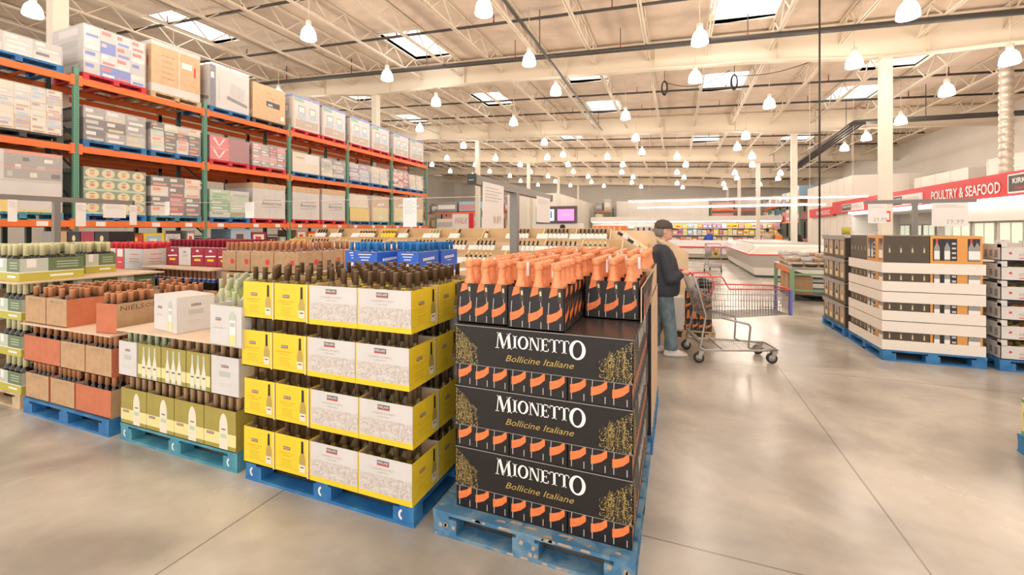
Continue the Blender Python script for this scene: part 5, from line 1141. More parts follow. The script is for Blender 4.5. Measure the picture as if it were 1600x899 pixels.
for k in range(6):
    z = .142+.24*k
    for i in range(2):
        for j in range(2):
            x0, y0 = 3.68+.56*i, 7.0+.54*j
            b = MB(); w_, d_ = .55, .53
            b.box(0, w_, 0, d_, 0, .008, 'white')
            for s in (0, 1): b.box(0, w_, s*(d_-.006), s*(d_-.006)+.006, 0, .165, 'white'); b.box(s*(w_-.006), s*(w_-.006)+.006, 0, d_, 0, .2, 'white')
            for (a, c) in ((0, 0), (w_-.06, 0), (0, d_-.06), (w_-.06, d_-.06)): b.box(a, a+.06, c, c+.06, .16, .235, 'white')
            d_fruit(b, Face((0, 0, 0), (1, 0, 0), (0, 0, 1)), w_, .165); d_side(b, Face((-.0004, d_, 0), (0, -1, 0), (0, 0, 1)), d_, .17)
            t_ = tag(b.build('fruit_tray', None, (x0, y0, z)), 'white printed fruit tray at the right edge, %s tier, %s %s' % (['bottom', 'second', 'third', 'fourth', 'fifth', 'top'][k], ['front', 'rear'][j], ['left', 'right'][i]), 'tray', 'white fruit trays')
            if j == 0:
                q = MB(); rr = random.Random(k*4+i)
                for n_ in range(14): cx, cy = rr.uniform(.06, w_-.06), rr.uniform(.05, d_-.05); r = .035; q.lathe([(r*.3, -r), (r*.8, -r*.6), (r, 0), (r*.8, r*.6), (r*.3, r)], rr.choice(['fruit', 'fruit', 'limecard']), 8, (cx, cy, .13))
                qq = q.build('fruit', t_); qq['kind'] = 'stuff'
# object at the right edge in the foreground
make_pallet('wooden_pallet', 'blue wooden pallet at the right edge in the foreground', 2.46, 3.6, 3.42, 4.5, 0, 'bluep', False, 'pallets standing on the floor')
b = MB(); b.box(2.48, 3.5, 3.5, 4.49, .142, .42, 'olivelt'); F = Face((2.4796, 4.49, .13), (0, -1, 0), (0, 0, 1)); G_ = Face((2.48, 3.4996, .13), (1, 0, 0), (0, 0, 1))
for f_, ww in ((F, .96), (G_, 1.0)):
    b.frect(f_, 0, ww, .26, .285, 'greenleaf'); b.frect(f_, 0, ww, .015, .04, 'greenleaf'); b.fpoly(f_, [(.12+.1*math.cos(t*PI/8), .17+.08*math.sin(t*PI/8)) for t in range(16)], 'redink'); b.fpoly(f_, [(.12+.04*math.cos(t*PI/8), .17+.04*math.sin(t*PI/8)) for t in range(16)], 'yellow', .001)
tag(b.build('produce_carton'), 'cream carton with a red and yellow round print at the right edge', 'carton')
# right sign post with cards
t = thing('sign_post', 'grey T-shaped sign post standing behind the banded gift boxes', 'sign post', (0, 0, 0), 0, 'grey T-shaped sign posts')
b = MB(); b.box(4.02, 4.09, 9.9, 9.97, 0.012, 2.2, 'postgrey'); b.build('post', t)
b = MB(); b.box(3.8, 4.3, 9.7, 10.2, 0, .012, 'postgrey'); b.build('base_plate', t)
b = MB(); b.box(3.3, 4.9, 9.905, 9.965, 2.2, 2.27, 'postgrey'); b.build('crossbar', t)
for i, (x, w_, h) in enumerate(((3.35, .28, .36), (4.28, .5, .42))): price_card('white card hanging from the right sign post, %s side' % ['left', 'right'][i], (x, 9.9, 2.2-h), (1, 0, 0), w_, h, ['29.99', '19.99'][i], 2)

# ================================================================ BAKERY TABLE
TX0, TX1, TY0, TY1 = 2.55, 4.3, 12.0, 13.9
t = thing('bakery_table', 'green-posted display table with orange beams and a grey top', 'table')
b = MB(); b.box(TX0, TX1, TY0, TY1, .78, .82, 'steelgrey'); b.build('table_top', t)
for (x, y) in ((TX0+.04, TY0+.04), (TX1-.04, TY0+.04), (TX0+.04, TY1-.04), (TX1-.04, TY1-.04)):
    b = MB(); b.box(x-.04, x+.04, y-.04, y+.04, 0, .78, 'lgreen')
    for q in range(13): b.box(x-.041, x+.041, y-.012, y+.012, .06+.055*q, .08+.055*q, 'postdk')
    b.build('leg', t)
b = MB()
for x in (TX0+.02, TX1-.06): b.box(x, x+.04, TY0+.08, TY1-.08, .65, .77, 'beam')
b.build('orange_beam', t)
for z in (.24, .62):
    for yy in (TY0+.02, TY1-.06): b = MB(); b.box(TX0+.08, TX1-.08, yy, yy+.04, z, z+.045, 'lgreen'); b.build('crossbar', t)
make_pallet('plastic_pallet', 'black pallet under the bakery table', TX0+.12, TX1-.12, TY0+.12, TY1-.12, 0, 'blackp', False, 'pallets standing on the floor')
for i, (x0, x1, y0, y1) in enumerate(((2.68, 3.05, 12.2, 12.75), (2.68, 3.05, 12.85, 13.3), (2.68, 3.05, 13.35, 13.75), (3.55, 4.15, 12.2, 12.8))):
    carton('kraft carton on the black pallet under the bakery table, %s' % ['left front', 'left middle', 'left rear', 'right front'][i], x0, x1, y0, y1, .142, .44, dict(f='kraft'), name='cardboard_box', group='kraft cartons under the bakery table', open_top=False, cat='box')
rr = random.Random(8)
def tub(x, y, z, r, h, m, lab):
    o = None; b = MB(); b.lathe([(r*.85, 0), (r, h*.7)], m, 12, cap=True); o = tag(b.build('bakery_container', None, (x, y, z)), lab, 'container', 'clear bakery containers on the table')
    b = MB(); b.lathe([(r*1.02, h*.7), (r*1.02, h*.76), (r*.9, h), (r*.3, h*1.02)], 'clear', 12); b.build('lid', o)
for i in range(6):
    for j in range(5):
        hh = rr.choice([.1, .12, .16]); x = TX0+.18+.28*i; y = TY0+.16+.36*j; lay = 1 + (rr.random() < .85 and j > 0) + (rr.random() < .5 and j > 0)
        for k in range(lay):
            tub(x+rr.uniform(-.02, .02), y+rr.uniform(-.02, .02), .821+k*.11, .13, .1, ['brownbox', 'bread', 'white', 'bread'][(0 if j == 0 and k == 0 else rr.randint(1, 3))], 'clear-lidded bakery container on the table, %s, %s, %s layer' % (fb(j, 5), lr(i, 6), ['bottom', 'middle', 'top'][k]))

# ================================================================ FREEZERS AND THE DAIRY WALL
t = thing('island_freezer', 'large beige island freezer with red bumper behind the bakery table', 'freezer')
x0, x1, y0, y1 = 2.42, 5.1, 17.4, 26
b = MB(); b.box(x0+.22, x1-.2, y0+.12, y1, 0, .08, 'postdk'); b.hexa([(x0+.2, y0+.1, .08), (x1-.2, y0+.1, .08), (x1-.2, y1, .08), (x0+.2, y1, .08)], [(x0+.12, y0+.02, .36), (x1-.12, y0+.02, .36), (x1-.12, y1, .36), (x0+.12, y1, .36)], 'wall'); b.build('plinth', t)
b = MB(); b.hexa([(x0+.12, y0+.02, .36), (x1-.12, y0+.02, .36), (x1-.12, y1, .36), (x0+.12, y1, .36)], [(x0, y0, .8), (x1, y0, .8), (x1, y1, .8), (x0, y1, .8)], 'steelgrey'); b.build('body', t)
b = MB(); b.box(x0-.02, x1+.02, y0-.02, y1, .8, .84, 'signred'); b.build('red_bumper', t)
b = MB(); b.hexa([(x0, y0, .84), (x1, y0, .84), (x1, y1, .84), (x0, y1, .84)], [(x0+.35, y0+.1, 1.12), (x1-.1, y0+.4, 1.12), (x1-.1, y1, 1.12), (x0+.35, y1, 1.12)], 'wall'); b.box(x0+.5, x1-.2, y0+2.5, y1-.3, 1.12, 1.2, 'steelgrey'); b.build('sloping_top', t)
b = MB(); b.hexa([(x0, y0+.3, .84), (x0+.03, y0+.3, .84), (x0+.03, y1, .84), (x0, y1, .84)], [(x0+.2, y0+.5, 1.22), (x0+.23, y0+.5, 1.22), (x0+.23, y1, 1.22), (x0+.2, y1, 1.22)], 'clear'); b.build('glass_guard', t)
t = thing('coffin_freezer', 'long low white freezer with a red stripe running across the aisle end', 'freezer')
b = MB(); b.box(-9, 2.9, 27.0, 28.4, 0, .1, 'postdk'); b.box(-9, 2.9, 26.95, 28.4, .1, .32, 'tan'); b.box(-9, 2.9, 26.9, 28.4, .32, .78, 'wall')
for q in range(6): b.box(-8.6+2*q, -8.58+2*q, 26.89, 26.95, .1, .78, 'steelgrey')
b.build('body', t)
b = MB(); b.box(-9, 2.92, 26.86, 26.9, .66, .74, 'signred'); b.build('red_bumper', t)
b = MB(); b.hexa([(-9, 26.9, .78), (2.9, 26.9, .78), (2.9, 28.4, .78), (-9, 28.4, .78)], [(-9, 27.2, 1.08), (2.9, 27.2, 1.08), (2.9, 28.2, 1.08), (-9, 28.2, 1.08)], 'white'); b.box(-8.8, 2.7, 27.15, 27.2, .88, .98, 'steelgrey'); b.build('rounded_hood', t)
# dairy wall
t = thing('refrigerated_display_case', 'long brightly lit refrigerated wall case with product shelves', 'refrigerator')
b = MB(); b.box(-8, 8.4, 42.6, 43.4, 0, .5, 'wall'); b.box(-8, 8.4, 43.3, 43.5, .5, 2.5, 'wall'); b.box(-8, 8.4, 42.3, 43.4, 2.5, 2.95, 'wall'); b.build('case', t)
b = MB(); b.box(-7.9, 8.3, 42.34, 42.42, 2.44, 2.5, 'tube'); b.build('top_light', t)
for z in (.5, 1.2, 1.82): b = MB(); b.box(-8, 8.4, 42.6, 43.3, z, z+.04, 'white'); b.build('shelf', t)
rr = random.Random(21); n_ = 0
for z in (1.24, .54, 1.86):
    x = -2.0; q = 0
    while x < 8.2:
        w_ = rr.uniform(.3, .55); h = rr.uniform(.40, .56) if z < 1.5 else rr.uniform(.3, .42); m = rr.choice(['bone', 'paper', 'mint', 'pink', 'cream', 'skyblue', 'purple', 'fruit', 'olivelt', 'yellow'] if z > 1 else ['kraftlt', 'pink', 'bone', 'terra', 'paper']); q += 1
        b = MB(); b.box(x, x+w_-.04, 42.64, 43.1, z, z+h, m); F = Face((x, 42.64, z), (1, 0, 0), (0, 0, 1)); b.frect(F, w_*.1, w_*.7, h*.3, h*.7, rr.choice(['paper', 'orange', 'white', 'goldlt', 'redink']), .01)
        tag(b.build('chilled_product'), '%s chilled product block on the %s shelf of the lit wall case, %s' % ({'bone': 'cream', 'paper': 'white', 'mint': 'green', 'skyblue': 'pale blue', 'fruit': 'orange', 'olivelt': 'yellowish', 'kraftlt': 'tan', 'terra': 'terracotta', 'cream': 'pale yellow'}.get(m, m), 'top' if z > 1.5 else 'middle' if z > 1 else 'bottom', '%s along' % (ORD[q] if q <= 16 else ['seventeenth', 'eighteenth', 'nineteenth', 'twentieth', 'twenty-first', 'twenty-second', 'twenty-third', 'twenty-fourth', 'twenty-fifth', 'twenty-sixth', 'twenty-seventh', 'twenty-eighth', 'twenty-ninth', 'thirtieth', 'thirty-first', 'thirty-second', 'thirty-third', 'thirty-fourth', 'thirty-fifth', 'thirty-sixth'][q-17])), 'package', 'products in the lit wall case')
        x += w_
# far racks
def far_rack(label, x0, x1, y, levels, facing='y', seed=1, y1=None, hh=.9):
    t = thing('pallet_rack', label, 'rack', (0, 0, 0), 0, 'distant pallet racks'); rr = random.Random(seed)
    L = x1-x0 if facing == 'y' else y1-y; n = max(1, int(L/2.6)); st = L/n
    def bx(b, a0, a1, d0, d1, z0, z1, m):
        if facing == 'y': b.box(x0+a0, x0+a1, y+d0, y+d1, z0, z1, m)
        else: b.box(x0+d0, x0+d1, y+a0, y+a1, z0, z1, m)
    for i in range(n+1):
        b = MB(); bx(b, i*st-.05, i*st+.05, 0, .1, 0, levels[-1]+.3, 'post'); bx(b, i*st-.05, i*st+.05, 1.0, 1.1, 0, levels[-1]+.3, 'postdk'); b.build('upright_frame', t)
    for z in levels: b = MB(); bx(b, 0, L, -.02, .05, z-.16, z, 'beam'); bx(b, 0, L, .05, 1.1, z-.05, z-.01, 'kraft'); b.build('beam', t)
    for li, z in enumerate([0]+list(levels)):
        for i in range(n*2):
            a = i*st/2+.12; m = rr.choice(['bone', 'white', 'silver', 'kraftlt', 'pink', 'skyblue', 'white', 'grey']); h = rr.uniform(.6, hh)
            b = MB(); bx(b, a, a+st/2-.2, .05, 1.0, z+.1, z+h, m); bx(b, a+.1, a+st/2-.35, .03, .05, z+h*.3, z+h*.7, rr.choice(['paper', 'silver', 'pink', 'bone'])); bx(b, a, a+st/2-.2, .05, 1.0, z, z+.1, rr.choice(['bluep', 'redp', 'woodp']))
            tag(b.build('pallet_load'), 'far wrapped pallet load on the %s, %s shelf, %s' % (label.replace('orange-beamed rack ', ''), ['floor', 'first', 'second', 'third', 'fourth'][li], ORD[min(i+1, 16)]), 'pallet load', 'goods on distant racks')
far_rack('orange-beamed rack left beyond the long rack', -26.5, -15, 40, (1.9, 3.5), seed=1, hh=1.3)
far_rack('orange-beamed rack beside white block', -19.5, -15.2, 32, (1.7, 3.2), seed=2, hh=1.2)
far_rack('orange-beamed rack left of far block', -9.4, -7.3, 52, (2.2, 4.0), seed=3, hh=1.5)
far_rack('orange-beamed rack right of far block', 3.6, 8.4, 54, (2.2, 4.0), seed=4, hh=1.6)
far_rack('orange-beamed rack running deep at right', 8.5, 8.5, 37.5, (2.4, 3.9), 'x', 5, 52, 1.2)
# clothing table row and screens mid-left
t = thing('television_display', 'double screen kiosk with a dark frame, blue left screen, pink right', 'screen')
b = MB(); b.box(-5.15, -3.55, 15.9, 16.1, 1.96, 2.62, 'ink'); b.build('housing', t)
b = MB(); b.box(-5.06, -4.42, 15.88, 15.9, 2.06, 2.5, 'tv'); F = Face((-5.06, 15.88, 2.06), (1, 0, 0), (0, 0, 1))
for a in (.12, .22, .34, .42, .5): b.frect(F, a, a+.05, .1, .3 if a < .5 else .36, 'navy', .002)
b.build('left_screen', t)
b = MB(); b.box(-4.28, -3.64, 15.88, 15.9, 2.06, 2.5, 'tvpink'); F = Face((-4.28, 15.88, 2.06), (1, 0, 0), (0, 0, 1)); b.frect(F, .2, .5, .2, .26, 'paper', .002); b.build('right_screen', t)
b = MB(); b.box(-5.3, -3.4, 15.95, 16.6, 0, 1.96, 'wall'); b.box(-5.32, -3.38, 15.93, 15.95, 1.5, 1.56, 'steelgrey'); b.build('cabinet', t)
for i, (x0, x1, y, m, z, lab) in enumerate(((-2.55, -1.5, 13.9, 'orange', 1.84, 'orange crate on the counter behind the wine bins'), (-1.35, -.8, 14.9, 'steelgrey', 1.82, 'low metal rack of goods behind the wine bins'))):
    b = MB(); b.box(x0, x1, y, y+.5, 1.62, z, m)
    for q in range(5): b.box(x0+.1+q*.18, x0+.16+q*.18, y-.01, y, 1.64, z-.03, 'dark' if i else 'goldlt')
    tag(b.build('storage_crate'), lab, 'crate')
b = MB(); b.box(-3.2, -.75, 13.8, 15.6, 0, 1.6, 'wall'); b.box(-3.25, -.7, 13.75, 15.65, 1.6, 1.62, 'steelgrey'); tag(b.build('counter'), 'white counter block behind the wine bins', 'counter')
b = MB(); b.box(-10.2, -9.05, 18.3, 18.35, 1.65, 2.5, 'pink'); b.box(-10.2, -9.3, 18.28, 18.3, 1.68, 2.47, 'paper'); b.box(-9.3, -9.05, 18.27, 18.3, 1.65, 2.5, 'signred'); F = Face((-10.15, 18.27, 1.75), (1, 0, 0), (0, 0, 1)); b.ftext(F, 'WALK', .4, .25, .3, 'pink', shear=.3, wid=.7, res=1)
b.box(-10.15, -10.1, 18.3, 18.35, 0, 1.65, 'steelgrey'); b.box(-9.2, -9.15, 18.3, 18.35, 0, 1.65, 'steelgrey'); tag(b.build('banner'), 'pale banner with a red edge at the end of the long rack', 'banner')
rr = random.Random(31)
for i in range(16):
    x = -15+.75*i+rr.uniform(-.1, .1); y = 21+rr.uniform(0, 3); h = rr.uniform(1.35, 2.1); m = rr.choice(['grey', 'white', 'bone', 'pink', 'kraft', 'silver', 'skyblue'])
    b = MB(); b.box(x-.28, x+.28, y-.2, y+.2, .5, h-.2, m); b.box(x-.2, x+.2, y-.15, y+.15, h-.2, h, rr.choice(['white', 'bone', 'silver', 'ink']));
    for sx in (-.22, .22): b.box(x+sx-.02, x+sx+.02, y-.02, y+.02, 0, .5, 'postdk')
    tag(b.build('merchandise_stand'), '%s merchandise stand beyond the bins, %s from left' % ({'bone': 'cream', 'silver': 'grey metal', 'skyblue': 'pale blue'}.get(m, m), ORD[i+1]), 'stand', 'merchandise stands beyond the wine bins')
# microwave-like demo counter
b = MB(); b.box(5.2, 6.9, 19, 20, 0, .95, 'steelgrey'); b.box(5.25, 6.8, 19.05, 19.9, .95, 1.5, 'wall'); b.box(5.35, 6.4, 19.03, 19.05, 1.05, 1.4, 'ink'); b.box(5.2, 6.9, 19, 20, 1.5, 1.54, 'steelgrey')
for z in (0,): b.box(5.2, 5.23, 19, 19.03, .95, 2.0, 'steelgrey'); b.box(6.87, 6.9, 19, 19.03, .95, 2.0, 'steelgrey')
tag(b.build('demo_counter'), 'stainless counter with a black oven behind the bakery table', 'counter')
b = MB(); b.lathe([(.14, 1.541), (.15, 1.8), (.1, 1.82)], 'limecard', 12, (5.9, 19.4, 0)); tag(b.build('jar'), 'greenish jar on the demo counter', 'jar')

# ================================================================ SHOPPING CARTS
def cart(label, loc, rz, full=True):
    t = thing('shopping_cart', label, 'shopping cart', loc, rz, None)
    W = .29
    def T(name, paths, r, m, n=6):
        b = MB()
        for p in paths: b.tube(p, r, m, n)
        return b.build(name, t)
    # frame: handle posts, chassis
    fr = []
    for s in (-1, 1):
        fr.append([(-.07, s*W, 1.13), (-.01, s*W, .95), (.085, s*(W-.01), .60), (.05, s*(W-.0), .40), (.0, s*(W+.03), .19), (.06, s*(W+.03), .165), (.75, s*(W-.04), .165), (.98, s*(W-.10), .165)])
        fr.append([(.28, s*(W-.02), .58), (.62, s*(W-.03), .50), (.64, s*(W-.04), .46), (.62, s*(W-.05), .20), (.68, s*(W-.05), .165)])
    fr.append([(.98, -W+.10, .165), (1.0, -W+.12, .165), (1.0, W-.12, .165), (.98, W-.10, .165)]); fr.append([(.3, -W-.02, .165), (.3, W+.02, .165)]); fr.append([(.0, -W-.03, .3), (.0, W+.03, .3)])
    T('frame', fr, .0135, 'chrome', 8)
    T('handle', [[(-.07, -W, 1.13), (-.09, -W+.04, 1.15), (-.09, W-.04, 1.15), (-.07, W, 1.13)]], .016, 'cartred', 8)
    # basket wires
    bot = lambda x: .55+.07*x; zt = .95; ws = []
    def side_y(x, z): return W-.005+.02*(z-.55)-.09*x*.9
    xr = lambda z: .08-.16*(z-.55)
    x1_ = 1.12
    for s in (-1, 1):
        k = 0; x = .09
        while x < x1_:
            top = zt if x > .33 else 1.10-.0*x
            ws.append([(x, s*side_y(x, .55), bot(x)), (x-.03 if x < .33 else x, s*side_y(x, zt), top)]); x += .034
        for z in (.64, .72, .80, .88): ws.append([(xr(z), s*side_y(0, z), z), (x1_, s*side_y(x1_, z), z+.01)])
        for z in (1.0, 1.05): ws.append([(xr(z), s*side_y(0, z), z), (.30, s*side_y(.3, z), z)])
        ws.append([(.09, s*side_y(0, .55), bot(.09)), (x1_, s*side_y(x1_, .55), bot(x1_))])
    n = 14
    for i in range(n+1):
        f = i/n*2-1; ws.append([(.09, f*side_y(0, .55), bot(.09)), (x1_, f*side_y(x1_, .55), bot(x1_)), (x1_+.02, f*side_y(x1_, .9), zt-.01)]); ws.append([(.08, f*W, .56), (-.04, f*W, 1.08)])
    for i in range(9): x = .12+.125*i; ws.append([(x, -side_y(x, .55), bot(x)), (x, side_y(x, .55), bot(x))])
    for z in (.72, .85): ws.append([(x1_+.01, -side_y(x1_, z), z), (x1_+.01, side_y(x1_, z), z)]); ws.append([(xr(z), -W, z), (xr(z), W, z)])
    T('basket', ws, .0028, 'chrome', 4)
    rim = []
    for s in (-1, 1): rim.append([(-.06, s*(W), 1.10), (.28, s*(W-.02), 1.11), (.30, s*(W-.02), 1.09), (.38, s*side_y(.38, zt), zt), (x1_+.02, s*side_y(x1_, zt), zt)])
    rim.append([(x1_+.02, -side_y(x1_, zt), zt), (x1_+.02, side_y(x1_, zt), zt)])
    T('red_rim', [[(p if i != 2 else p) for i, p in enumerate(r)] for r in rim], .009, 'cartred', 6)
    for s in (-1, 1):
        b = MB(); y = s*side_y(x1_, .8); b.box(x1_+.005, x1_+.035, y-.018, y+.018, .62, zt-.005, 'cartblue'); b.build('corner_bumper', t)
    # child seat
    T('child_seat', [[(.0, f*.25, 1.06), (.02, f*.25, .88), (.2, f*.25, .82), (.26, f*.25, 1.04)] for f in [-1, -.75, -.5, -.25, 0, .25, .5, .75, 1]]+[[(.2, -.25, z), (.2, .25, z)] for z in (.82, .9)], .004, 'chrome', 4)
    b = MB(); b.hexa([(.2, -.05, .86), (.24, -.05, .86), (.24, .05, .86), (.2, .05, .86)], [(.25, -.05, 1.03), (.29, -.05, 1.03), (.29, .05, 1.03), (.25, .05, 1.03)], 'cartred'); b.build('seat_flap', t)
    # lower rack
    T('lower_rack', [[(.04, f*W, .17), (.98, f*(W-.1), .165)] for f in [-.75, -.5, -.25, 0, .25, .5, .75]]+[[(x, -W+.05*x, .168), (x, W-.05*x, .168)] for x in (.1, .25, .4, .55, .7, .85)]+[[(-.06, f*W, .34), (.08, f*W, .17)] for f in [-1, -.8, -.6, -.4, -.2, 0, .2, .4, .6, .8, 1]]+[[(-.06, -W, .34), (-.06, W, .34)]], .0035, 'chrome', 4)
    for x, s in ((.02, -1), (.02, 1), (.94, -1), (.94, 1)):
        yy = s*(W+.02 if x < .5 else W-.08); b = MB()
        for q in (-.03, .03): b.hexa([(x-.05, yy+q-.003, .06), (x-.01, yy+q-.003, .06), (x-.01, yy+q+.003, .06), (x-.05, yy+q+.003, .06)], [(x-.03, yy+q-.003, .155), (x+.03, yy+q-.003, .155), (x+.03, yy+q+.003, .155), (x-.03, yy+q+.003, .155)], 'chrome')
        b.box(x-.035, x+.035, yy-.034, yy+.034, .148, .158, 'chrome'); c = b.build('caster_fork', t)
        b = MB(); b.tube([(x-.03, yy-.018, .065), (x-.03, yy+.018, .065)], .065, 'rubber', 18); b.tube([(x-.03, yy-.02, .065), (x-.03, yy+.02, .065)], .042, 'chrome', 14); b.tube([(x-.03, yy-.034, .065), (x-.03, yy+.034, .065)], .012, 'chrome', 8); b.build('wheel', c)
    return t
CX, CY, CR = .20, 6.32, math.radians(13)
cart('empty wire shopping cart with red rim pushed by the man in the cap', (CX, CY, 0), CR)
b = MB()
def loft(b, rings, m, n=16):   # rings: (cx, cy, cz, rx, ry)
    b.add([(cx+rx*math.cos(2*PI*k/n), cy+ry*math.sin(2*PI*k/n), cz) for cx, cy, cz, rx, ry in rings for k in range(n)],
          [(i*n+k, i*n+(k+1) % n, (i+1)*n+(k+1) % n, (i+1)*n+k) for i in range(len(rings)-1) for k in range(n)]+[tuple(range(n-1, -1, -1)), tuple((len(rings)-1)*n+k for k in range(n))], m, True)
loft(b, [(0, 0, 0, .02, .02), (0, 0, .01, .11, .09), (.01, 0, .06, .115, .10), (0, 0, .11, .09, .08), (-.01, 0, .14, .03, .04)], 'blackcloth')
tag(b.build('shopping_bag', None, (CX+.13*math.cos(CR), CY+.13*math.sin(CR), 1.02-.1), CR), 'black bag lying in the child seat of the cart', 'bag')
fc = cart('distant shopping cart with a yellow package parked by the freezer', (1.35, 19.0, 0), math.radians(80))
b = MB(); b.box(-.12, .1, -.03, .03, 0, .3, 'yellow'); b.box(-.06, .05, -.035, -.03, .06, .16, 'brownbox'); tag(b.build('yellow_package', None, (1.48, 19.35, .61)), 'yellow package standing in the distant cart', 'package')

# ================================================================ PEOPLE
def fuse(name, b, vox, m, parent=None, smooth=2):
    me = b.mesh('tmp'); o = bpy.data.objects.new('tmp', me); COL.objects.link(o)
    md = o.modifiers.new('r', 'REMESH'); md.mode = 'VOXEL'; md.voxel_size = vox
    if smooth: s = o.modifiers.new('s', 'SMOOTH'); s.factor = .5; s.iterations = smooth
    dg = bpy.context.evaluated_depsgraph_get(); me2 = bpy.data.meshes.new_from_object(o.evaluated_get(dg)); me2.name = name
    bpy.data.objects.remove(o); bpy.data.meshes.remove(me)
    me2.materials.clear(); me2.materials.append(M_[m] if isinstance(m, str) else m)
    for p in me2.polygons: p.material_index = 0; p.use_smooth = True
    return link(name, me2, parent)
def limb(b, pts, rs, n=12):
    P = []; Rr = []
    for i in range(len(pts)-1):
        for k in range(4):
            t = k/4; P.append(Vector(pts[i]).lerp(Vector(pts[i+1]), t)); Rr.append(rs[i]*(1-t)+rs[i+1]*t)
    P.append(Vector(pts[-1])); Rr.append(rs[-1]); b.tube(P, Rr, 'skin', n)
def ball(b, c, r, sx=1, sy=1, sz=1, n=12):
    prof = [(math.sin(PI*i/8)*r+1e-4, -math.cos(PI*i/8)*r*sz) for i in range(9)]
    b.add([(c[0]+q*math.cos(2*PI*k/n)*sx, c[1]+q*math.sin(2*PI*k/n)*sy, c[2]+z) for q, z in prof for k in range(n)], [(i*n+k, i*n+(k+1) % n, (i+1)*n+(k+1) % n, (i+1)*n+k) for i in range(8) for k in range(n)]+[tuple(range(n-1, -1, -1)), tuple(8*n+k for k in range(n))], 'skin', True)
def hand(b, p, s, grip=True):
    """Palm and five fingers curled over a bar that runs along y; p = wrist, fingers point forward (+x) and down."""
    p = Vector(p); limb(b, [p, p+Vector((.05, 0, .005)), p+Vector((.095, 0, 0))], [.026, .036, .034])
    for i, l in enumerate((.9, 1, .93, .75)):
        y = (-.030+.020*i)*-s; q = p+Vector((.09, y, .004))
        limb(b, [q, q+Vector((.035*l, 0, -.004)), q+Vector((.05*l, 0, -.030*l)), q+Vector((.036*l, 0, -.052*l))], [.0105, .0100, .0092, .0082], 8)
    q = p+Vector((.035, .03*s, -.008)); limb(b, [q, q+Vector((.03, .018*s, -.018)), q+Vector((.055, .012*s, -.036))], [.013, .011, .009], 8)
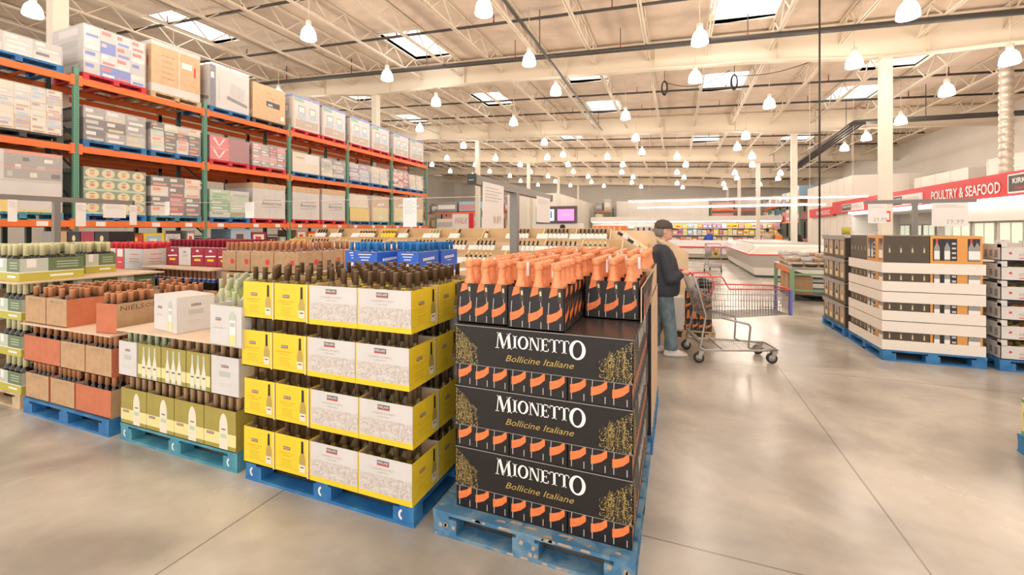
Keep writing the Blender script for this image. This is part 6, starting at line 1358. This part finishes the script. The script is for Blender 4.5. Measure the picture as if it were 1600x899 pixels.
def person(label, loc, rz, hgt=1.78, jacket='jacket', pants='jeans', shoes='shoe', hairm='hair', capm=None, elbow=(.13, .27, 1.06), wrist=(.33, .25, 1.16), far=False, col=True, collar_m='collar', stride=.06, beard=False, top_z=.80, glasses=False):
    t = thing('person', label, 'person', loc, rz); t.scale = (hgt/1.78,)*3
    v = .010 if not far else .02
    b = MB()
    loft(b, [(0, 0, .84, .12, .15), (0, 0, .98, .125, .165), (.01, 0, 1.15, .125, .15), (.0, 0, 1.3, .125, .17), (-.01, 0, 1.42, .10, .165), (-.01, 0, 1.47, .06, .09)], 'skin')
    limb(b, [(-.015, 0, 1.42), (.0, 0, 1.5), (.02, 0, 1.57)], [.065, .055, .055])
    # head: skull, face, jaw, nose, ears
    loft(b, [(.045, 0, 1.535, .03, .03), (.05, 0, 1.55, .062, .05), (.04, 0, 1.585, .088, .064), (.03, 0, 1.63, .098, .072), (.022, 0, 1.68, .102, .077), (.015, 0, 1.73, .098, .076), (.012, 0, 1.765, .075, .06), (.01, 0, 1.785, .03, .03)], 'skin', 20)
    ball(b, (-.02, 0, 1.69), .085, 1, .9, 1.0)
    limb(b, [(.118, 0, 1.675), (.138, 0, 1.645), (.125, 0, 1.63)], [.011, .016, .012], 8); ball(b, (.113, 0, 1.602), .018, .8, 1.5, .6); ball(b, (.10, 0, 1.56), .024, 1, 1.2, .8); ball(b, (.112, 0, 1.70), .018, .6, 2.6, .5)
    for s in (-1, 1): ball(b, (.015, s*.078, 1.655), .027, .7, .35, 1.15)
    for s in (-1, 1):
        sh = Vector((-.01, s*.17, 1.41)); e = Vector((elbow[0], s*elbow[1], elbow[2])); w_ = Vector((wrist[0], s*wrist[1], wrist[2]))
        limb(b, [sh, e, w_], [.055, .042, .028]); hand(b, w_, -s)
        st = stride*s*-1
        limb(b, [(0, s*.09, .92), (.03+st*.3, s*.095, .50), (st-.0, s*.10, .10)], [.095, .060, .042]); limb(b, [(st-.03, s*.10, .06), (st+.06, s*.105, .055), (st+.17, s*.11, .04)], [.032, .034, .025])
    fuse('body', b, .007 if not far else .014, 'skin', t, 1)
    b = MB()      # jacket
    loft(b, [(.01, 0, top_z, .19, .215), (.015, 0, top_z+.05, .205, .225), (.02, 0, .98, .21, .225), (.01, 0, 1.12, .205, .22), (-.01, 0, 1.28, .19, .215), (-.025, 0, 1.39, .155, .205), (-.02, 0, 1.45, .095, .13), (-.015, 0, 1.485, .07, .075)], 'skin', 22)
    for s in (-1, 1):
        sh = Vector((-.015, s*.165, 1.40)); e = Vector((elbow[0]-.005, s*elbow[1], elbow[2])); w_ = Vector((wrist[0], s*wrist[1], wrist[2])); d = (w_-e).normalized()
        ball(b, sh, .085); limb(b, [sh, sh.lerp(e, .55), e, e.lerp(w_, .5), w_-d*.01], [.09, .084, .078, .068, .052])
    j = fuse('jacket' if col else 'shirt', b, v, jacket, t, 2)
    if not far:
        q = MB(); q.bar((wrist[0]-.04, -wrist[1], wrist[2]-.02), (wrist[0]-.01, -wrist[1], wrist[2]), .085, jacket); 
        q = MB(); q.fpoly(Face((.13, -.17, 1.11), (1, .35, 0), (0, 0, 1)), [(0, 0), (.055, 0), (.055, .012), (0, .012)], 'paper', .02); q.build('chest_tag', j)
    if collar_m:
        b = MB(); n = 18
        ring = lambda r1, r2, z, tilt: [(-.0+r1*math.cos(2*PI*k/n)+.01, r2*math.sin(2*PI*k/n), z-tilt*math.cos(2*PI*k/n)) for k in range(n)]
        b.add(ring(.085, .09, 1.46, .05)+ring(.09, .088, 1.53, .045)+ring(.078, .075, 1.53, .045)+ring(.07, .075, 1.46, .05), [(i*n+k, i*n+(k+1) % n, ((i+1) % 4)*n+(k+1) % n, ((i+1) % 4)*n+k) for i in range(4) for k in range(n)], collar_m, True)
        b.hexa([(.125, -.05, 1.2), (.165, -.03, 1.2), (.165, .03, 1.2), (.125, .05, 1.2)], [(.06, -.07, 1.45), (.11, -.05, 1.43), (.11, .05, 1.43), (.06, .07, 1.45)], collar_m); b.build('collar', t)
    b = MB()      # trousers
    loft(b, [(.0, 0, .80, .13, .17), (0, 0, .88, .155, .19), (0, 0, 1.0, .15, .185)], 'skin', 20)
    for s in (-1, 1):
        st = stride*s*-1; limb(b, [(0, s*.085, .88), (.02+st*.2, s*.095, .66), (.03+st*.35, s*.098, .48), (st+.0, s*.10, .25), (st-.005, s*.10, .085)], [.118, .10, .088, .084, .088])
    fuse('trousers', b, v*1.1, pants, t, 2)
    for s in (-1, 1):
        st = stride*s*-1; b = MB()
        y = s*.105
        loft(b, [(st+.055, y, .002, .155, .048), (st+.055, y, .025, .158, .050), (st+.04, y, .055, .135, .046), (st+.0, y, .085, .085, .042), (st-.02, y, .11, .055, .04)], shoes, 20); b.build('shoe', t)
    b = MB(); ball(b, (.0, 0, 1.695), .106, 1, .82, .98)
    if capm:
        b = MB(); loft(b, [(-.03, 0, 1.585, .045, .055), (-.024, 0, 1.61, .078, .072), (-.02, 0, 1.65, .09, .081), (-.012, 0, 1.70, .092, .083)], 'skin'); h_ = fuse('hair', b, .012, hairm, t, 1)
        b = MB(); loft(b, [(.015, 0, 1.695, .116, .09), (.015, 0, 1.72, .120, .093), (.01, 0, 1.765, .112, .088), (.005, 0, 1.80, .085, .07), (.0, 0, 1.818, .03, .03)], capm, 22)
        n = 10; ps = [(.10+.085*math.cos(a), .08*math.sin(a), 1.70-.016*math.cos(a)) for a in [(-PI/2)+PI*k/n for k in range(n+1)]]
        b.add(ps+[(x, y, z+.007) for x, y, z in ps], [tuple(range(n+1)), tuple(range(2*n+1, n, -1))]+[(k, k+1, k+n+2, k+n+1) for k in range(n)], capm, False); b.lathe([(.009, 0), (.009, .006), (.003, .009)], capm, 8, (0, 0, 1.815)); b.build('cap', t)
    else:
        b = MB(); loft(b, [(-.03, 0, 1.60, .07, .07), (-.02, 0, 1.68, .092, .084), (.0, 0, 1.74, .112, .086), (.0, 0, 1.79, .09, .07), (.0, 0, 1.81, .04, .03)], 'skin'); fuse('hair', b, .014, hairm, t, 1)
    for s in (-1, 1): b = MB(); ball(b, (.103, s*.031, 1.672), .0085); b.mats = [M_['ink']]; b.build('eye', t)
    b = MB(); b.bar((.113, -.022, 1.600), (.113, .022, 1.600), .006, 'redink', .003); b.build('mouth', t)
    if glasses:
        b = MB()
        for s in (-1, 1): b.tube([(.122+.0*math.cos(a), s*.032+.02*math.cos(a), 1.672+.015*math.sin(a)) for a in [PI*k/6 for k in range(13)]], .0015, 'ink', 5, False); b.bar((.12, s*.05, 1.675), (.02, s*.082, 1.67), .003, 'ink')
        b.bar((.122, -.012, 1.675), (.122, .012, 1.675), .003, 'ink'); b.build('glasses', t)
    return t
person('person in a dark cap, navy jacket and faded jeans pushing an empty cart', (-.19, 6.28, 0), CR, 1.82, capm='cap', elbow=(.06, .27, 1.02), wrist=(.20, .235, 1.12), stride=.09, glasses=True)
person('distant person in a blue shirt leaning behind the long freezer', (1.9, 29.4, 0), 3.6, 1.75, jacket='shirtblue', pants='blackcloth', shoes='rubber', hairm='darkhair', far=True, col=False, collar_m=None, elbow=(.2, .3, 1.1), wrist=(.35, .2, .95))
person('distant person in black facing away beyond the big island freezer', (6.1, 27.6, 0), 1.2, 1.75, jacket='blackcloth', pants='jeans', hairm='darkhair', far=True, col=False, collar_m=None, elbow=(.0, .28, 1.08), wrist=(.06, .26, .85))
person('distant person in orange beside the person in black', (5.35, 27.9, 0), 2.4, 1.72, jacket='orangecloth', pants='blackcloth', hairm='darkhair', far=True, col=False, collar_m=None, elbow=(.0, .28, 1.08), wrist=(.1, .26, .85))
person('distant person in a tan top standing between the freezer and pillars', (4.75, 27.7, 0), 2.0, 1.78, jacket='tan', pants='blackcloth', hairm='darkhair', far=True, col=False, collar_m=None, elbow=(.0, .28, 1.08), wrist=(.1, .26, .85))
person('distant person in white behind the dark bottle-window cartons', (6.05, 16.9, 0), 2.2, 1.72, jacket='white', pants='blackcloth', hairm='darkhair', far=True, col=False, collar_m=None, elbow=(.0, .28, 1.08), wrist=(.1, .26, .85))
person('person with a dark cap seen over the wine bins below the screens', (-3.75, 14.6, 0), 1.9, 1.86, jacket='shirtblue', pants='blackcloth', capm='darkhair', hairm='darkhair', far=True, col=False, collar_m=None, elbow=(.0, .28, 1.08), wrist=(.1, .26, .85))
# sparkling wine stand behind the man
t = carton('black carton of orange-ribbon bottles stacked behind the man, lower', .12, .5, 7.25, 7.6, .142, .318, dict(f='black'), group='black cartons behind the man', open_top=False, deco=[('f', d_bottles(4))])
carton('black carton of orange-ribbon bottles stacked behind the man, upper', .12, .5, 7.25, 7.6, .462, .3, dict(f='black'), group='black cartons behind the man', open_top=False, deco=[('f', d_bottles(4))])
make_pallet('wooden_pallet', 'raw wood pallet behind the man', -.27, .55, 7.22, 8.2, 0, 'woodp', False, 'pallets standing on the floor')
carton('plain white carton behind the man on the wood pallet', -.1, .1, 7.25, 7.6, .142, .5, dict(f='white'), open_top=False)
carton('kraft carton behind the man beside the bins', -.26, -.12, 7.25, 7.6, .142, .75, dict(f='kraft'), open_top=False)
# unseen lamps added near and behind the camera to brighten the foreground
for i, (x, y) in enumerate(((-8.5, -.5), (-4, -.5), (-1.3, .6), (5, 1.5), (-8.5, 3.6), (-4, 3.2), (1.5, 3.4), (5, 5.5), (-2, -4), (4, -3.5), (3.2, -.6))):
    place(LP, (x, y, 6.82-.055*x), 0, 'added unseen bell lamp brightening the foreground near the camera, %s' % ORD[i+1], 'added bell lamps near the camera')
